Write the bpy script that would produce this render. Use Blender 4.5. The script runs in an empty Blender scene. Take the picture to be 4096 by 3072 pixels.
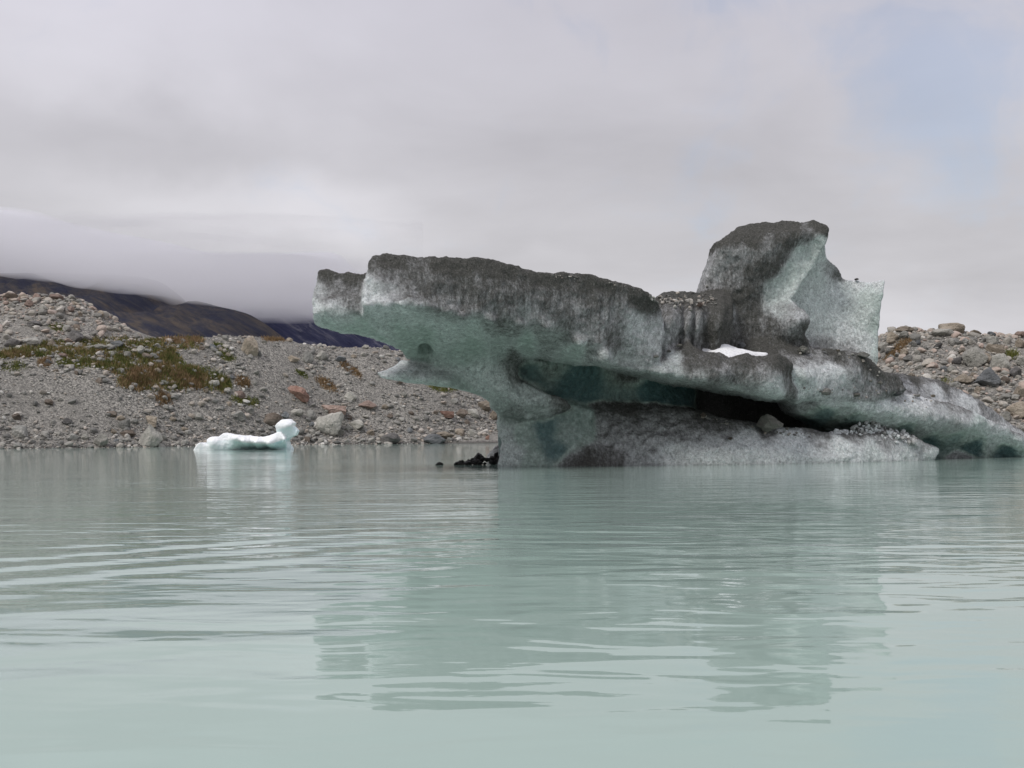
import bpy, math, random
import numpy as np
from mathutils import Matrix, Vector
R = math.radians
rng = np.random.default_rng(7)
random.seed(7)
sc = bpy.context.scene
COL = sc.collection

# ------------------------------------------------------------------ camera frame
F, CX, HY, H, ROLL = 4392.0, 2048.0, 1738.0, 1.6, -0.006
CR, SR = math.cos(ROLL), math.sin(ROLL)
def at(px, py, Y):
    lx, ly = (px - CX) / F, (HY - py) / F
    return np.array(((CR*lx - SR*ly)*Y, Y, H + (SR*lx + CR*ly)*Y))
def ray(px, py):
    lx, ly = (px - CX) / F, (HY - py) / F
    return CR*lx - SR*ly, SR*lx + CR*ly          # x and z slope per metre of Y

# ------------------------------------------------------------------ noise
def _hash(ix, iy, iz, seed):
    h = (ix.astype(np.uint32)*np.uint32(374761393) + iy.astype(np.uint32)*np.uint32(668265263)
         + iz.astype(np.uint32)*np.uint32(2147483647) + np.uint32(seed*1013904223 & 0xffffffff))
    h = (h ^ (h >> np.uint32(13))) * np.uint32(1274126177)
    h = (h ^ (h >> np.uint32(16))) * np.uint32(2246822519)
    return ((h ^ (h >> np.uint32(15))) & np.uint32(0xffffff)).astype(np.float32) / np.float32(0xffffff)
def vnoise(p, seed=0):
    """smooth value noise in [-1, 1]; p is (n, 3)"""
    p = np.asarray(p, np.float64)
    i = np.floor(p).astype(np.int64); f = (p - i).astype(np.float32)
    u = f*f*f*(f*(f*6-15)+10)
    out = 0
    for a in (0, 1):
        wx = u[:, 0] if a else 1-u[:, 0]
        for b in (0, 1):
            wy = u[:, 1] if b else 1-u[:, 1]
            for c in (0, 1):
                wz = u[:, 2] if c else 1-u[:, 2]
                out = out + wx*wy*wz*_hash(i[:, 0]+a, i[:, 1]+b, i[:, 2]+c, seed)
    return out*2 - 1
ROT = np.array(((0.0, 0.8, 0.6), (-0.8, 0.36, -0.48), (-0.6, -0.48, 0.64)))
def fbm(p, octaves=4, seed=0, gain=0.5, lac=2.03, ridged=False):
    s, a, t = 0, 1.0, 0
    p = np.asarray(p, np.float64)
    for o in range(octaves):
        n = vnoise(p, seed+o*17)
        if ridged: n = 1-2*np.abs(n)
        s = s + a*n; t += a
        p = (p @ ROT.T)*lac + 3.7; a *= gain
    return s/t

# ------------------------------------------------------------------ mesh helpers
def link_mesh(name, verts, faces, mat, parent=None, smooth=True, loops=None):
    me = bpy.data.meshes.new(name)
    verts = np.asarray(verts, np.float32)
    faces = np.asarray(faces, np.int32)
    n, k = faces.shape
    me.vertices.add(len(verts)); me.vertices.foreach_set('co', verts.ravel())
    me.loops.add(n*k); me.loops.foreach_set('vertex_index', faces.ravel())
    me.polygons.add(n); me.polygons.foreach_set('loop_start', np.arange(0, n*k, k, dtype=np.int32))
    me.polygons.foreach_set('use_smooth', np.full(n, smooth))
    me.update(calc_edges=True); me.validate()
    if mat: me.materials.append(mat)
    o = bpy.data.objects.new(name, me); COL.objects.link(o)
    if parent: o.parent = parent
    return o
def fattr(o, name, vals):
    a = o.data.attributes.new(name, 'FLOAT', 'POINT')
    a.data.foreach_set('value', np.asarray(vals, np.float32))
def tag(o, label=None, cat=None, group=None, kind=None):
    if label: o['label'] = label
    if cat: o['category'] = cat
    if group: o['group'] = group
    if kind: o['kind'] = kind
    return o
def empty(name, loc):
    o = bpy.data.objects.new(name, None); o.location = loc; o.empty_display_size = 0.5
    COL.objects.link(o); return o

# ------------------------------------------------------------------ node helpers
def new_mat(name):
    m = bpy.data.materials.new(name); m.use_nodes = True
    nt = m.node_tree; nt.nodes.clear()
    return m, nt
class G:
    """tiny node-graph builder"""
    def __init__(s, nt): s.nt = nt
    def n(s, typ, **kw):
        nd = s.nt.nodes.new(typ)
        for k, v in kw.items(): setattr(nd, k, v)
        return nd
    def put(s, sock, v):
        if v is None: return
        if hasattr(v, 'node'): s.nt.links.new(v, sock)
        else: sock.default_value = v
    def math(s, op, a, b=None, c=None, clamp=False):
        nd = s.n('ShaderNodeMath', operation=op, use_clamp=clamp)
        for i, v in enumerate((a, b, c)): s.put(nd.inputs[i], v)
        return nd.outputs[0]
    def vmath(s, op, a, b=None):
        nd = s.n('ShaderNodeVectorMath', operation=op)
        s.put(nd.inputs[0], a); s.put(nd.inputs[1], b)
        return nd.outputs['Value'] if op in ('LENGTH', 'DOT_PRODUCT', 'DISTANCE') else nd.outputs[0]
    def noise(s, vec, scale, detail=4, rough=0.5, dist=0.0, color=False):
        nd = s.n('ShaderNodeTexNoise'); s.put(nd.inputs['Vector'], vec)
        nd.inputs['Scale'].default_value = scale; nd.inputs['Detail'].default_value = detail
        nd.inputs['Roughness'].default_value = rough; nd.inputs['Distortion'].default_value = dist
        return nd.outputs['Color' if color else 'Fac']
    def voro(s, vec, scale, out='Distance', feature='F1'):
        nd = s.n('ShaderNodeTexVoronoi', feature=feature); s.put(nd.inputs['Vector'], vec)
        nd.inputs['Scale'].default_value = scale
        return nd.outputs[out]
    def ramp(s, x, a, b, lo=0.0, hi=1.0, smooth=True):
        nd = s.n('ShaderNodeMapRange', interpolation_type='SMOOTHSTEP' if smooth else 'LINEAR')
        nd.clamp = True if not smooth else nd.clamp
        for k, v in (('Value', x), ('From Min', a), ('From Max', b), ('To Min', lo), ('To Max', hi)): s.put(nd.inputs[k], v)
        return nd.outputs[0]
    def mix(s, fac, a, b, mode='MIX'):
        nd = s.n('ShaderNodeMix', data_type='RGBA', blend_type=mode)
        s.put(nd.inputs[0], fac); s.put(nd.inputs[6], a); s.put(nd.inputs[7], b)
        return nd.outputs[2]
    def cramp(s, x, stops):
        nd = s.n('ShaderNodeValToRGB'); s.put(nd.inputs[0], x)
        el = nd.color_ramp.elements
        while len(el) < len(stops): el.new(0.5)
        for e, (p, c) in zip(el, stops): e.position = p; e.color = (*c, 1)
        return nd.outputs[0]
    def scale(s, vec, sc_):
        nd = s.n('ShaderNodeMapping'); s.put(nd.inputs['Vector'], vec); nd.inputs['Scale'].default_value = sc_
        return nd.outputs[0]
    def bump(s, h, dist, strength=1.0, normal=None):
        nd = s.n('ShaderNodeBump'); s.put(nd.inputs['Height'], h)
        nd.inputs['Distance'].default_value = dist; nd.inputs['Strength'].default_value = strength
        s.put(nd.inputs['Normal'], normal)
        return nd.outputs[0]
    def bsdf(s, color, rough=0.8, spec=0.3, normal=None, out=True, **kw):
        nd = s.n('ShaderNodeBsdfPrincipled')
        s.put(nd.inputs['Base Color'], color if hasattr(color, 'node') else (*color, 1))
        s.put(nd.inputs['Roughness'], rough); s.put(nd.inputs['Specular IOR Level'], spec)
        s.put(nd.inputs['Normal'], normal)
        for k, v in kw.items(): s.put(nd.inputs[k.replace('_', ' ')], v)
        if out:
            o = s.n('ShaderNodeOutputMaterial'); s.nt.links.new(nd.outputs[0], o.inputs['Surface'])
        return nd
    def obj(s): return s.n('ShaderNodeTexCoord').outputs['Object']
    def attr(s, name): return s.n('ShaderNodeAttribute', attribute_name=name).outputs['Fac']

# ------------------------------------------------------------------ solids from world-space relief pieces
def tps(P, V, reg=1e-3):
    """thin plate interpolation of V over points P (n,2); returns f(Q)"""
    n = len(P); c = P.mean(0); s = P.std()+1e-9
    A = (P-c)/s
    r2 = ((A[:, None]-A[None])**2).sum(-1)
    K = 0.5*r2*np.log(r2+1e-12) + np.eye(n)*reg
    T = np.hstack((np.ones((n, 1)), A))
    M = np.block([[K, T], [T.T, np.zeros((3, 3))]])
    w = np.linalg.solve(M, np.concatenate((V, np.zeros(3))))
    lo, hi = V.min()-0.35, V.max()+0.35
    def f(Q):
        B = (Q-c)/s; out = np.empty(len(B))
        for i in range(0, len(B), 20000):
            b = B[i:i+20000]
            q = ((b[:, None]-A[None])**2).sum(-1)
            out[i:i+20000] = (0.5*q*np.log(q+1e-12)) @ w[:n] + w[n] + b @ w[n+1:]
        return np.clip(out, lo, hi)
    return f
def poly_sdf(P, Q):
    d = np.full(len(Q), 1e9); sgn = np.ones(len(Q))
    n = len(P)
    for i in range(n):
        a, b = P[i], P[(i+1) % n]
        e = b-a; w = Q-a
        t = np.clip((w @ e)/(e @ e + 1e-12), 0, 1)
        q = w - t[:, None]*e
        d = np.minimum(d, (q*q).sum(1))
        c1 = Q[:, 1] >= a[1]; c2 = Q[:, 1] < b[1]; c3 = e[0]*w[:, 1] > e[1]*w[:, 0]
        flip = (c1 & c2 & c3) | (~c1 & ~c2 & ~c3)
        sgn = np.where(flip, -sgn, sgn)
    return np.sqrt(d)*sgn
def smax(a, b, k):
    h = np.maximum(k-np.abs(a-b), 0)/k
    return np.maximum(a, b) + h*h*k*0.25
def smin(a, b, k):
    h = np.maximum(k-np.abs(a-b), 0)/k
    return np.minimum(a, b) - h*h*k*0.25
CORN = np.array([(i, j, k) for i in (0, 1) for j in (0, 1) for k in (0, 1)])
EDG = [(a, b) for a in range(8) for b in range(8) if a < b and abs(CORN[a]-CORN[b]).sum() == 1]
def surface_nets(g):
    nx, ny, nz = g.shape
    s = g < 0
    cnt = np.zeros((nx-1, ny-1, nz-1), np.uint8)
    for c in CORN: cnt += s[c[0]:nx-1+c[0], c[1]:ny-1+c[1], c[2]:nz-1+c[2]]
    I = np.argwhere((cnt > 0) & (cnt < 8)); del cnt
    vid = np.full((nx-1, ny-1, nz-1), -1, np.int32)
    vid[I[:, 0], I[:, 1], I[:, 2]] = np.arange(len(I))
    val = np.stack([g[I[:, 0]+c[0], I[:, 1]+c[1], I[:, 2]+c[2]] for c in CORN], 1)
    acc = np.zeros((len(I), 3)); num = np.zeros(len(I))
    for a, b in EDG:
        va, vb = val[:, a], val[:, b]
        m = (va < 0) != (vb < 0)
        t = np.where(m, va/np.where(m, va-vb, 1), 0)
        acc += m[:, None]*(CORN[a] + t[:, None]*(CORN[b]-CORN[a])); num += m
    V = I + acc/num[:, None]
    faces = []
    for ax in range(3):
        o1, o2 = [(1, 2), (2, 0), (0, 1)][ax]
        sl0 = [slice(None)]*3; sl1 = [slice(None)]*3
        sl0[ax] = slice(0, -1); sl1[ax] = slice(1, None)
        A, B = s[tuple(sl0)], s[tuple(sl1)]
        E = np.argwhere(A != B)
        ok = (E[:, o1] > 0) & (E[:, o2] > 0) & (E[:, o1] < g.shape[o1]-1) & (E[:, o2] < g.shape[o2]-1)
        E = E[ok]
        ins = A[E[:, 0], E[:, 1], E[:, 2]]
        d1 = np.zeros(3, int); d1[o1] = 1
        d2 = np.zeros(3, int); d2[o2] = 1
        q = [E-d1-d2, E-d2, E, E-d1]
        q = np.stack([vid[p[:, 0], p[:, 1], p[:, 2]] for p in q], 1)
        q[~ins] = q[~ins][:, ::-1]
        faces.append(q)
    return V, np.concatenate(faces)
def build_solid(pieces, x0, x1, z0, z1, h, y0f, depth, carve=()):
    """pieces: dicts with out (px,py,Y), pts, T thickness, w taper, k. Returns verts, quads, piece id per vertex"""
    xs = np.arange(x0, x1, h); zs = np.arange(z0, z1, h); nj = int(depth/h)
    X, Z = np.meshgrid(xs, zs, indexing='ij')
    Q = np.stack((X.ravel(), Z.ravel()), 1)
    yy0 = y0f(xs)[:, None, None]
    yj = (np.arange(nj)*h)[None, :, None]
    Yg = (yy0 + yj).astype(np.float32)                      # (nx, nj, 1)
    g = None; fronts = []
    for p in pieces:
        O = np.array([at(*t) for t in p['out']]); C = np.array([at(*t) for t in p['out']+p.get('pts', [])])
        d = poly_sdf(O[:, [0, 2]], Q)
        d = d + p.get('rag', 0.10)*fbm(np.c_[Q*0.9, np.zeros(len(Q))], 4, 5)
        f = tps(C[:, [0, 2]], C[:, 1], p.get('reg', 2e-3))
        Fr = f(Q)
        if 'mod' in p: Fr = Fr + p['mod'](Q)
        Fr2 = Fr.reshape(X.shape)
        gx, gz = np.gradient(Fr2, h)
        nrm = 1/np.sqrt(1+np.minimum(gx*gx+gz*gz, 16))
        T = p.get('T', 7.0); w = p.get('w', 1.5); t0 = p.get('t0', 1.2)
        inn = np.clip(-d/w, 0, 1).reshape(X.shape)
        Bk = Fr2 + t0 + (T-t0)*np.sqrt(inn*(2-inn))
        d2 = d.reshape(X.shape).astype(np.float32)[:, None, :]
        fr = (Fr2.astype(np.float32)[:, None, :] - Yg)*nrm.astype(np.float32)[:, None, :]
        gp = smax(d2, fr, np.float32(p.get('e', 0.3)))
        gp = np.maximum(gp, (Yg - Bk.astype(np.float32)[:, None, :])*0.5)
        fronts.append((d2, fr, None))
        if g is None:
            g = gp; pid = np.zeros(g.shape, np.uint8); best = gp.copy()
        else:
            m = gp < best
            pid[m] = len(fronts)-1; best = np.minimum(best, gp)
            g = smin(g, gp, np.float32(p.get('k', 0.4)))
        del gp, fr
    del best
    for c, r in carve:
        c = np.asarray(c)
        e = np.sqrt(((X-c[0])/r[0])[:, None, :]**2 + ((Yg-c[1])/r[1])**2 + ((Z-c[2])/r[2])[:, None, :]**2)
        g = smax(g, ((1-e)*min(r)).astype(np.float32), np.float32(0.3))
    g[0] = g[-1] = 1; g[:, 0] = g[:, -1] = 1; g[:, :, -1] = 1; g[:, :, 0] = 1
    V, Fc = surface_nets(g)
    ii = np.clip(np.round(V).astype(int), 0, np.array(g.shape)-1)
    ids = pid[ii[:, 0], ii[:, 1], ii[:, 2]]
    W = np.empty_like(V)
    W[:, 0] = x0 + V[:, 0]*h; W[:, 2] = z0 + V[:, 2]*h
    W[:, 1] = y0f(W[:, 0]) + V[:, 1]*h
    return W, Fc, ids
def vnormals(V, Fc):
    n = np.cross(V[Fc[:, 2]]-V[Fc[:, 0]], V[Fc[:, 3]]-V[Fc[:, 1]])
    N = np.zeros_like(V)
    for k in range(4): np.add.at(N, Fc[:, k], n)
    return N/(np.linalg.norm(N, axis=1, keepdims=True)+1e-12)
def split_parts(parent, V, Fc, ids, N, names, mat, attrs, labels={}):
    fid = ids[Fc[:, 0]]
    obs = {}
    for i, nm in enumerate(names):
        f = Fc[fid == i]
        if not len(f): continue
        u, inv = np.unique(f, return_inverse=True)
        o = link_mesh(nm, V[u], inv.reshape(f.shape), mat, parent)
        for an, av in attrs.items(): fattr(o, an, av[u])
        o.data.normals_split_custom_set_from_vertices(N[u].tolist())
        if nm in labels: o['label'] = labels[nm]
        obs[nm] = o
    return obs
# ================================================================== materials
def ice_material():
    m, nt = new_mat('glacier_ice'); g = G(nt); co = g.obj()
    dirt, tint = g.attr('dirt'), g.attr('tint')
    st = g.scale(co, (1.0, 1.0, 0.55))
    n1 = g.noise(st, 2.2, 8, 0.75, 0.4)
    n2 = g.noise(st, 7.5, 6, 0.78, 0.8)
    run = g.noise(g.scale(co, (2.6, 2.6, 0.30)), 1.6, 6, 0.7, 0.5)          # melt runnels streaking down the faces
    sp = g.math('ADD', g.math('MULTIPLY', n1, 0.32), g.math('ADD', g.math('MULTIPLY', n2, 0.40), g.math('MULTIPLY', run, 0.28)))
    x = g.math('ADD', dirt, g.math('MULTIPLY', g.math('SUBTRACT', sp, 0.5), g.ramp(dirt, 0.0, 0.35, 0.5, 2.4)))
    mask = g.ramp(x, 0.18, 0.92)
    grey = g.ramp(dirt, 0.0, 0.7)
    white = g.cramp(g.noise(co, 5.0, 6, 0.65), [(0.3, (0.60, 0.66, 0.67)), (0.52, (0.84, 0.87, 0.87))])
    greyice = g.cramp(g.noise(co, 6.0, 6, 0.7), [(0.3, (0.30, 0.305, 0.31)), (0.62, (0.58, 0.585, 0.59))])
    clear = g.cramp(g.noise(co, 3.5, 7, 0.65), [(0.28, (0.28, 0.375, 0.325)), (0.5, (0.47, 0.57, 0.515)), (0.72, (0.74, 0.86, 0.80))])
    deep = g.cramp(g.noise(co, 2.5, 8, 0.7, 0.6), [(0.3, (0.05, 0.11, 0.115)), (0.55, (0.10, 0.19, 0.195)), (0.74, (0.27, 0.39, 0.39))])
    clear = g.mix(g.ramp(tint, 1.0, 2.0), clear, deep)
    ice = g.mix(grey, white, greyice)
    ice = g.mix(g.ramp(tint, 0.0, 1.0, smooth=False), ice, clear)
    silt = g.cramp(g.noise(co, 14.0, 6, 0.75), [(0.3, (0.052, 0.052, 0.047)), (0.56, (0.112, 0.111, 0.101)), (0.72, (0.28, 0.275, 0.255))])
    glint_tone = g.math('ADD', g.math('MULTIPLY', g.noise(co, 9.0, 5, 0.85, 0.8), 0.6), g.math('MULTIPLY', g.noise(co, 3.2, 5, 0.8, 1.0), 0.4))  # crystal grain: bright specks paint glints, dark specks paint pit shading
    ice = g.mix(g.ramp(tint, 0.2, 1.0, 1.0, 0.55), ice, g.cramp(glint_tone, [(0.37, (0.36, 0.37, 0.37)), (0.485, (0.92, 0.92, 0.92)), (0.61, (1.5, 1.5, 1.5))]), 'MULTIPLY')
    hz = g.n('ShaderNodeSeparateXYZ'); g.put(hz.inputs[0], co)
    wl = g.ramp(g.math('ADD', hz.outputs[2], g.math('MULTIPLY', g.noise(co, 1.6, 4), -0.35)), -0.18, 0.12, 0.62, 1.0)   # wet melt line just above the water
    wv = g.n('ShaderNodeHueSaturation'); g.put(wv.inputs['Color'], ice); g.put(wv.inputs['Value'], wl); ice = wv.outputs[0]
    col = g.mix(mask, ice, silt)
    sc1 = g.voro(g.vmath('ADD', st, g.vmath('SCALE', g.noise(co, 3.0, 3, 0.5, color=True), None)), 5.5, 'Distance')
    b1 = g.bump(sc1, 0.10, 0.55)
    b2 = g.bump(g.noise(st, 6.0, 8, 0.78, 0.5), 0.22, 1.0, b1)
    b3 = g.bump(n2, 0.05, 0.6, b2)
    rough = g.mix(mask, (0.28,)*3+(1,), (0.9,)*3+(1,))
    g.bsdf(col, g.math('ADD', rough, 0.0), g.math('SUBTRACT', 0.55, g.math('MULTIPLY', mask, 0.4)), b3)
    return m
def small_ice_material():
    m, nt = new_mat('white_ice'); g = G(nt); co = g.obj()
    tint = g.attr('tint')
    white = g.cramp(g.noise(co, 2.5, 6, 0.6), [(0.3, (0.80, 0.835, 0.85)), (0.6, (0.90, 0.91, 0.915))])
    cyan = g.cramp(g.noise(co, 1.2, 5, 0.6), [(0.3, (0.50, 0.73, 0.75)), (0.65, (0.74, 0.88, 0.89))])
    col = g.mix(g.ramp(g.math('ADD', tint, g.math('MULTIPLY', g.math('SUBTRACT', g.noise(co, 2, 4), 0.5), 0.25)), 0.25, 0.75), white, cyan)
    b = g.bump(g.noise(co, 3.0, 7, 0.65), 0.3, 0.7)
    g.bsdf(col, 0.4, 0.4, b)
    return m
def rock_material(name, c1, c2, c3, wet=False):
    m, nt = new_mat(name); g = G(nt); co = g.obj()
    rnd = g.n('ShaderNodeObjectInfo').outputs['Random']
    off = g.vmath('ADD', co, g.n('ShaderNodeObjectInfo').outputs['Location'])
    n = g.noise(off, 1.1, 8, 0.68, 0.6)
    col = g.cramp(n, [(0.3, c1), (0.5, c2), (0.68, c3)])
    fine = g.noise(off, 9.0, 5, 0.7)
    col = g.mix(g.ramp(fine, 0.35, 0.7, 0.0, 0.35), col, (*[v*0.5 for v in c1], 1))
    val = g.math('ADD', 0.66, g.math('MULTIPLY', rnd, 0.55))
    hsv = g.n('ShaderNodeHueSaturation'); g.put(hsv.inputs['Color'], col); g.put(hsv.inputs['Value'], val)
    b1 = g.bump(g.noise(off, 2.2, 9, 0.7), 0.45, 1.0)
    b2 = g.bump(g.voro(off, 2.2, 'Distance', 'DISTANCE_TO_EDGE'), 0.06, 0.25, b1)
    g.bsdf(hsv.outputs[0], 0.5 if wet else 0.9, 0.25 if wet else 0.2, b2)
    return m
def rubble_material(name, stops):
    m, nt = new_mat(name); g = G(nt); co = g.obj()
    rnd = g.n('ShaderNodeNewGeometry').outputs['Random Per Island']
    col = g.cramp(rnd, stops)
    col = g.mix(g.ramp(g.noise(co, 5.0, 6, 0.7), 0.3, 0.7, 0.0, 0.4), col, (0.10, 0.10, 0.095, 1))
    b = g.bump(g.noise(co, 7.0, 6, 0.7), 0.12, 0.7)
    g.bsdf(col, 0.9, 0.2, b)
    return m
def ground_material(name, base, dark, light):
    m, nt = new_mat(name); g = G(nt); co = g.obj()
    v = g.n('ShaderNodeTexVoronoi'); g.put(v.inputs['Vector'], co); v.inputs['Scale'].default_value = 5.5
    v.inputs['Randomness'].default_value = 1.0
    tone = g.n('ShaderNodeSeparateColor'); g.put(tone.inputs[0], v.outputs['Color'])
    big = g.noise(co, 0.10, 6, 0.65, 0.5)
    col = g.cramp(tone.outputs[0], [(0.1, dark), (0.5, base), (0.95, light)])
    col = g.mix(g.ramp(big, 0.42, 0.68, 0.0, 0.55), col, (*[c*0.8 for c in base], 1))
    soil = g.attr('soil')
    veg = g.cramp(g.noise(co, 0.55, 6, 0.7), [(0.35, (0.055, 0.06, 0.018)), (0.52, (0.085, 0.062, 0.026)), (0.7, (0.13, 0.085, 0.05))])
    col = g.mix(g.ramp(g.math('ADD', soil, g.math('MULTIPLY', g.math('SUBTRACT', g.noise(co, 0.8, 6, 0.7), 0.5), 1.4)), 0.35, 0.65), col, veg)
    hz = g.n('ShaderNodeSeparateXYZ'); g.put(hz.inputs[0], co)
    wet = g.ramp(g.math('ADD', hz.outputs[2], g.math('MULTIPLY', g.noise(co, 0.9, 4), -0.5)), -0.1, 0.35, 0.45, 1.0)   # wet margin at the lake's edge
    wc = g.n('ShaderNodeHueSaturation'); g.put(wc.inputs['Color'], col); g.put(wc.inputs['Value'], wet); col = wc.outputs[0]
    b1 = g.bump(v.outputs['Distance'], 0.10, 0.9)
    b2 = g.bump(g.noise(co, 9.0, 6, 0.7), 0.12, 0.8, b1)
    g.bsdf(col, 0.95, 0.15, b2)
    return m
def grass_material(name, stops):
    m, nt = new_mat(name); g = G(nt); co = g.obj()
    a = g.noise(co, 0.45, 5, 0.65)
    r = g.n('ShaderNodeNewGeometry').outputs['Random Per Island']
    x = g.math('ADD', g.math('MULTIPLY', a, 1.3), g.math('SUBTRACT', g.math('MULTIPLY', r, 0.35), 0.33))
    g.bsdf(g.cramp(x, stops), 0.85, 0.15)
    return m
def mountain_material(name, a, b, c):
    m, nt = new_mat(name); g = G(nt); co = g.obj()
    mp = g.n('ShaderNodeMapping'); g.put(mp.inputs['Vector'], co); mp.inputs['Rotation'].default_value = (0, R(-33), 0)
    mp2 = g.n('ShaderNodeMapping'); g.put(mp2.inputs['Vector'], mp.outputs[0]); mp2.inputs['Scale'].default_value = (0.16, 0.16, 1.0)
    n = g.noise(mp2.outputs[0], 0.06, 9, 0.7, 0.6)
    n2 = g.noise(mp2.outputs[0], 0.22, 7, 0.72, 0.4)
    col = g.cramp(g.math('ADD', g.math('MULTIPLY', n, 0.65), g.math('MULTIPLY', n2, 0.35)), [(0.43, a), (0.51, b), (0.59, c)])
    bp = g.bump(n2, 9.0, 0.8)
    g.bsdf(col, 0.95, 0.1, bp)
    return m
def water_material():
    m, nt = new_mat('glacial_water'); g = G(nt); co = g.obj()
    def lay(rot, sx, sy, scale, det, rough, dist=0.0):
        mp = g.n('ShaderNodeMapping'); g.put(mp.inputs['Vector'], co)
        mp.inputs['Rotation'].default_value = (0, 0, R(rot)); mp.inputs['Scale'].default_value = (sx, sy, 1)
        return g.noise(mp.outputs[0], scale, det, rough, dist)
    sep = g.n('ShaderNodeSeparateXYZ'); g.put(sep.inputs[0], co)
    X, Y = sep.outputs[0], sep.outputs[1]
    calm = g.ramp(g.noise(g.scale(co, (0.35, 1.0, 1.0)), 0.10, 3, 0.5), 0.36, 0.64, 0.45, 1.25)
    swell = lay(-6, 0.35, 1.0, 0.45, 2, 0.4, 0.4)
    mid = lay(7, 0.42, 1.0, 1.6, 2, 0.45, 0.3)
    fine = lay(-3, 0.55, 1.0, 5.5, 3, 0.5, 0.2)
    out1 = g.math('MULTIPLY', g.ramp(Y, 7.0, 20.0, 1.0, 1.3), g.ramp(Y, 30.0, 80.0, 1.0, 0.45))
    out2 = g.ramp(Y, 10.0, 34.0, 0.10, 1.0)          # ripples are stronger out on the open lake
    h = g.math('ADD', g.math('MULTIPLY', g.math('MULTIPLY', swell, 0.046), g.ramp(Y, 14.0, 50.0, 1.0, 0.3)), g.math('MULTIPLY', g.math('MULTIPLY', g.math('MULTIPLY', mid, 0.026), calm), out1))
    h = g.math('ADD', h, g.math('MULTIPLY', g.math('MULTIPLY', fine, 0.0085), g.math('MULTIPLY', calm, out2)))
    # the fading wake of a boat: crests running away to the right on the left part of the lake
    ca, sa = math.cos(R(38)), math.sin(R(38))
    q = g.math('ADD', g.math('MULTIPLY', g.math('ADD', X, 6.1), -sa), g.math('MULTIPLY', g.math('SUBTRACT', Y, 13.2), ca))
    q = g.math('ADD', q, g.math('MULTIPLY', g.math('SUBTRACT', g.noise(g.scale(co, (0.5, 0.5, 1)), 0.8, 2), 0.5), 0.9))
    env = g.math('MULTIPLY', g.ramp(g.math('ABSOLUTE', g.math('SUBTRACT', q, 0.2)), 0.6, 3.6, 1.0, 0.0), g.ramp(X, -3.0, 0.5, 1.0, 0.0))
    wk = g.math('MULTIPLY', g.math('SINE', g.math('MULTIPLY', q, 2*math.pi/1.25)), g.math('MULTIPLY', env, 0.0075))
    h = g.math('ADD', h, wk)
    bp = g.bump(h, 1.0, 1.0)
    col = g.cramp(g.noise(co, 0.05, 4, 0.5), [(0.3, (0.288, 0.384, 0.338)), (0.7, (0.308, 0.402, 0.358))])
    g.bsdf(col, 0.03, 0.5, bp, IOR=1.38)
    return m
ICE, WICE = ice_material(), small_ice_material()
ROCK = {
 'grey': rock_material('grey_rock', (0.18, 0.18, 0.17), (0.32, 0.315, 0.29), (0.46, 0.45, 0.41)),
 'pale': rock_material('pale_rock', (0.25, 0.245, 0.22), (0.38, 0.37, 0.33), (0.52, 0.50, 0.45)),
 'tan':  rock_material('tan_rock', (0.22, 0.19, 0.15), (0.34, 0.29, 0.23), (0.45, 0.40, 0.33)),
 'pink': rock_material('pink_rock', (0.20, 0.145, 0.12), (0.30, 0.225, 0.19), (0.42, 0.33, 0.285)),
 'red':  rock_material('rust_rock', (0.20, 0.115, 0.09), (0.29, 0.18, 0.14), (0.38, 0.27, 0.22)),
 'dark': rock_material('dark_rock', (0.08, 0.078, 0.075), (0.135, 0.13, 0.125), (0.22, 0.21, 0.20)),
 'slate': rock_material('slate_rock', (0.14, 0.15, 0.155), (0.22, 0.23, 0.235), (0.32, 0.33, 0.33)),
 'brown': rock_material('brown_rock', (0.13, 0.105, 0.085), (0.20, 0.165, 0.135), (0.30, 0.26, 0.22)),
 'wet':  rock_material('wet_black_rock', (0.007, 0.007, 0.007), (0.014, 0.0135, 0.013), (0.035, 0.032, 0.029), wet=True),
}
RUB = rubble_material('mixed_rubble', [(0.0, (0.13, 0.128, 0.12)), (0.3, (0.235, 0.23, 0.212)), (0.6, (0.35, 0.34, 0.305)), (0.82, (0.40, 0.34, 0.285)), (1.0, (0.58, 0.57, 0.53))])
RUBW = rubble_material('warm_rubble', [(0.0, (0.18, 0.175, 0.16)), (0.3, (0.31, 0.30, 0.27)), (0.6, (0.42, 0.385, 0.33)), (0.85, (0.44, 0.34, 0.285)), (1.0, (0.58, 0.56, 0.51))])
SCREE = ground_material('grey_scree', (0.205, 0.197, 0.178), (0.105, 0.102, 0.094), (0.37, 0.352, 0.315))

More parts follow.
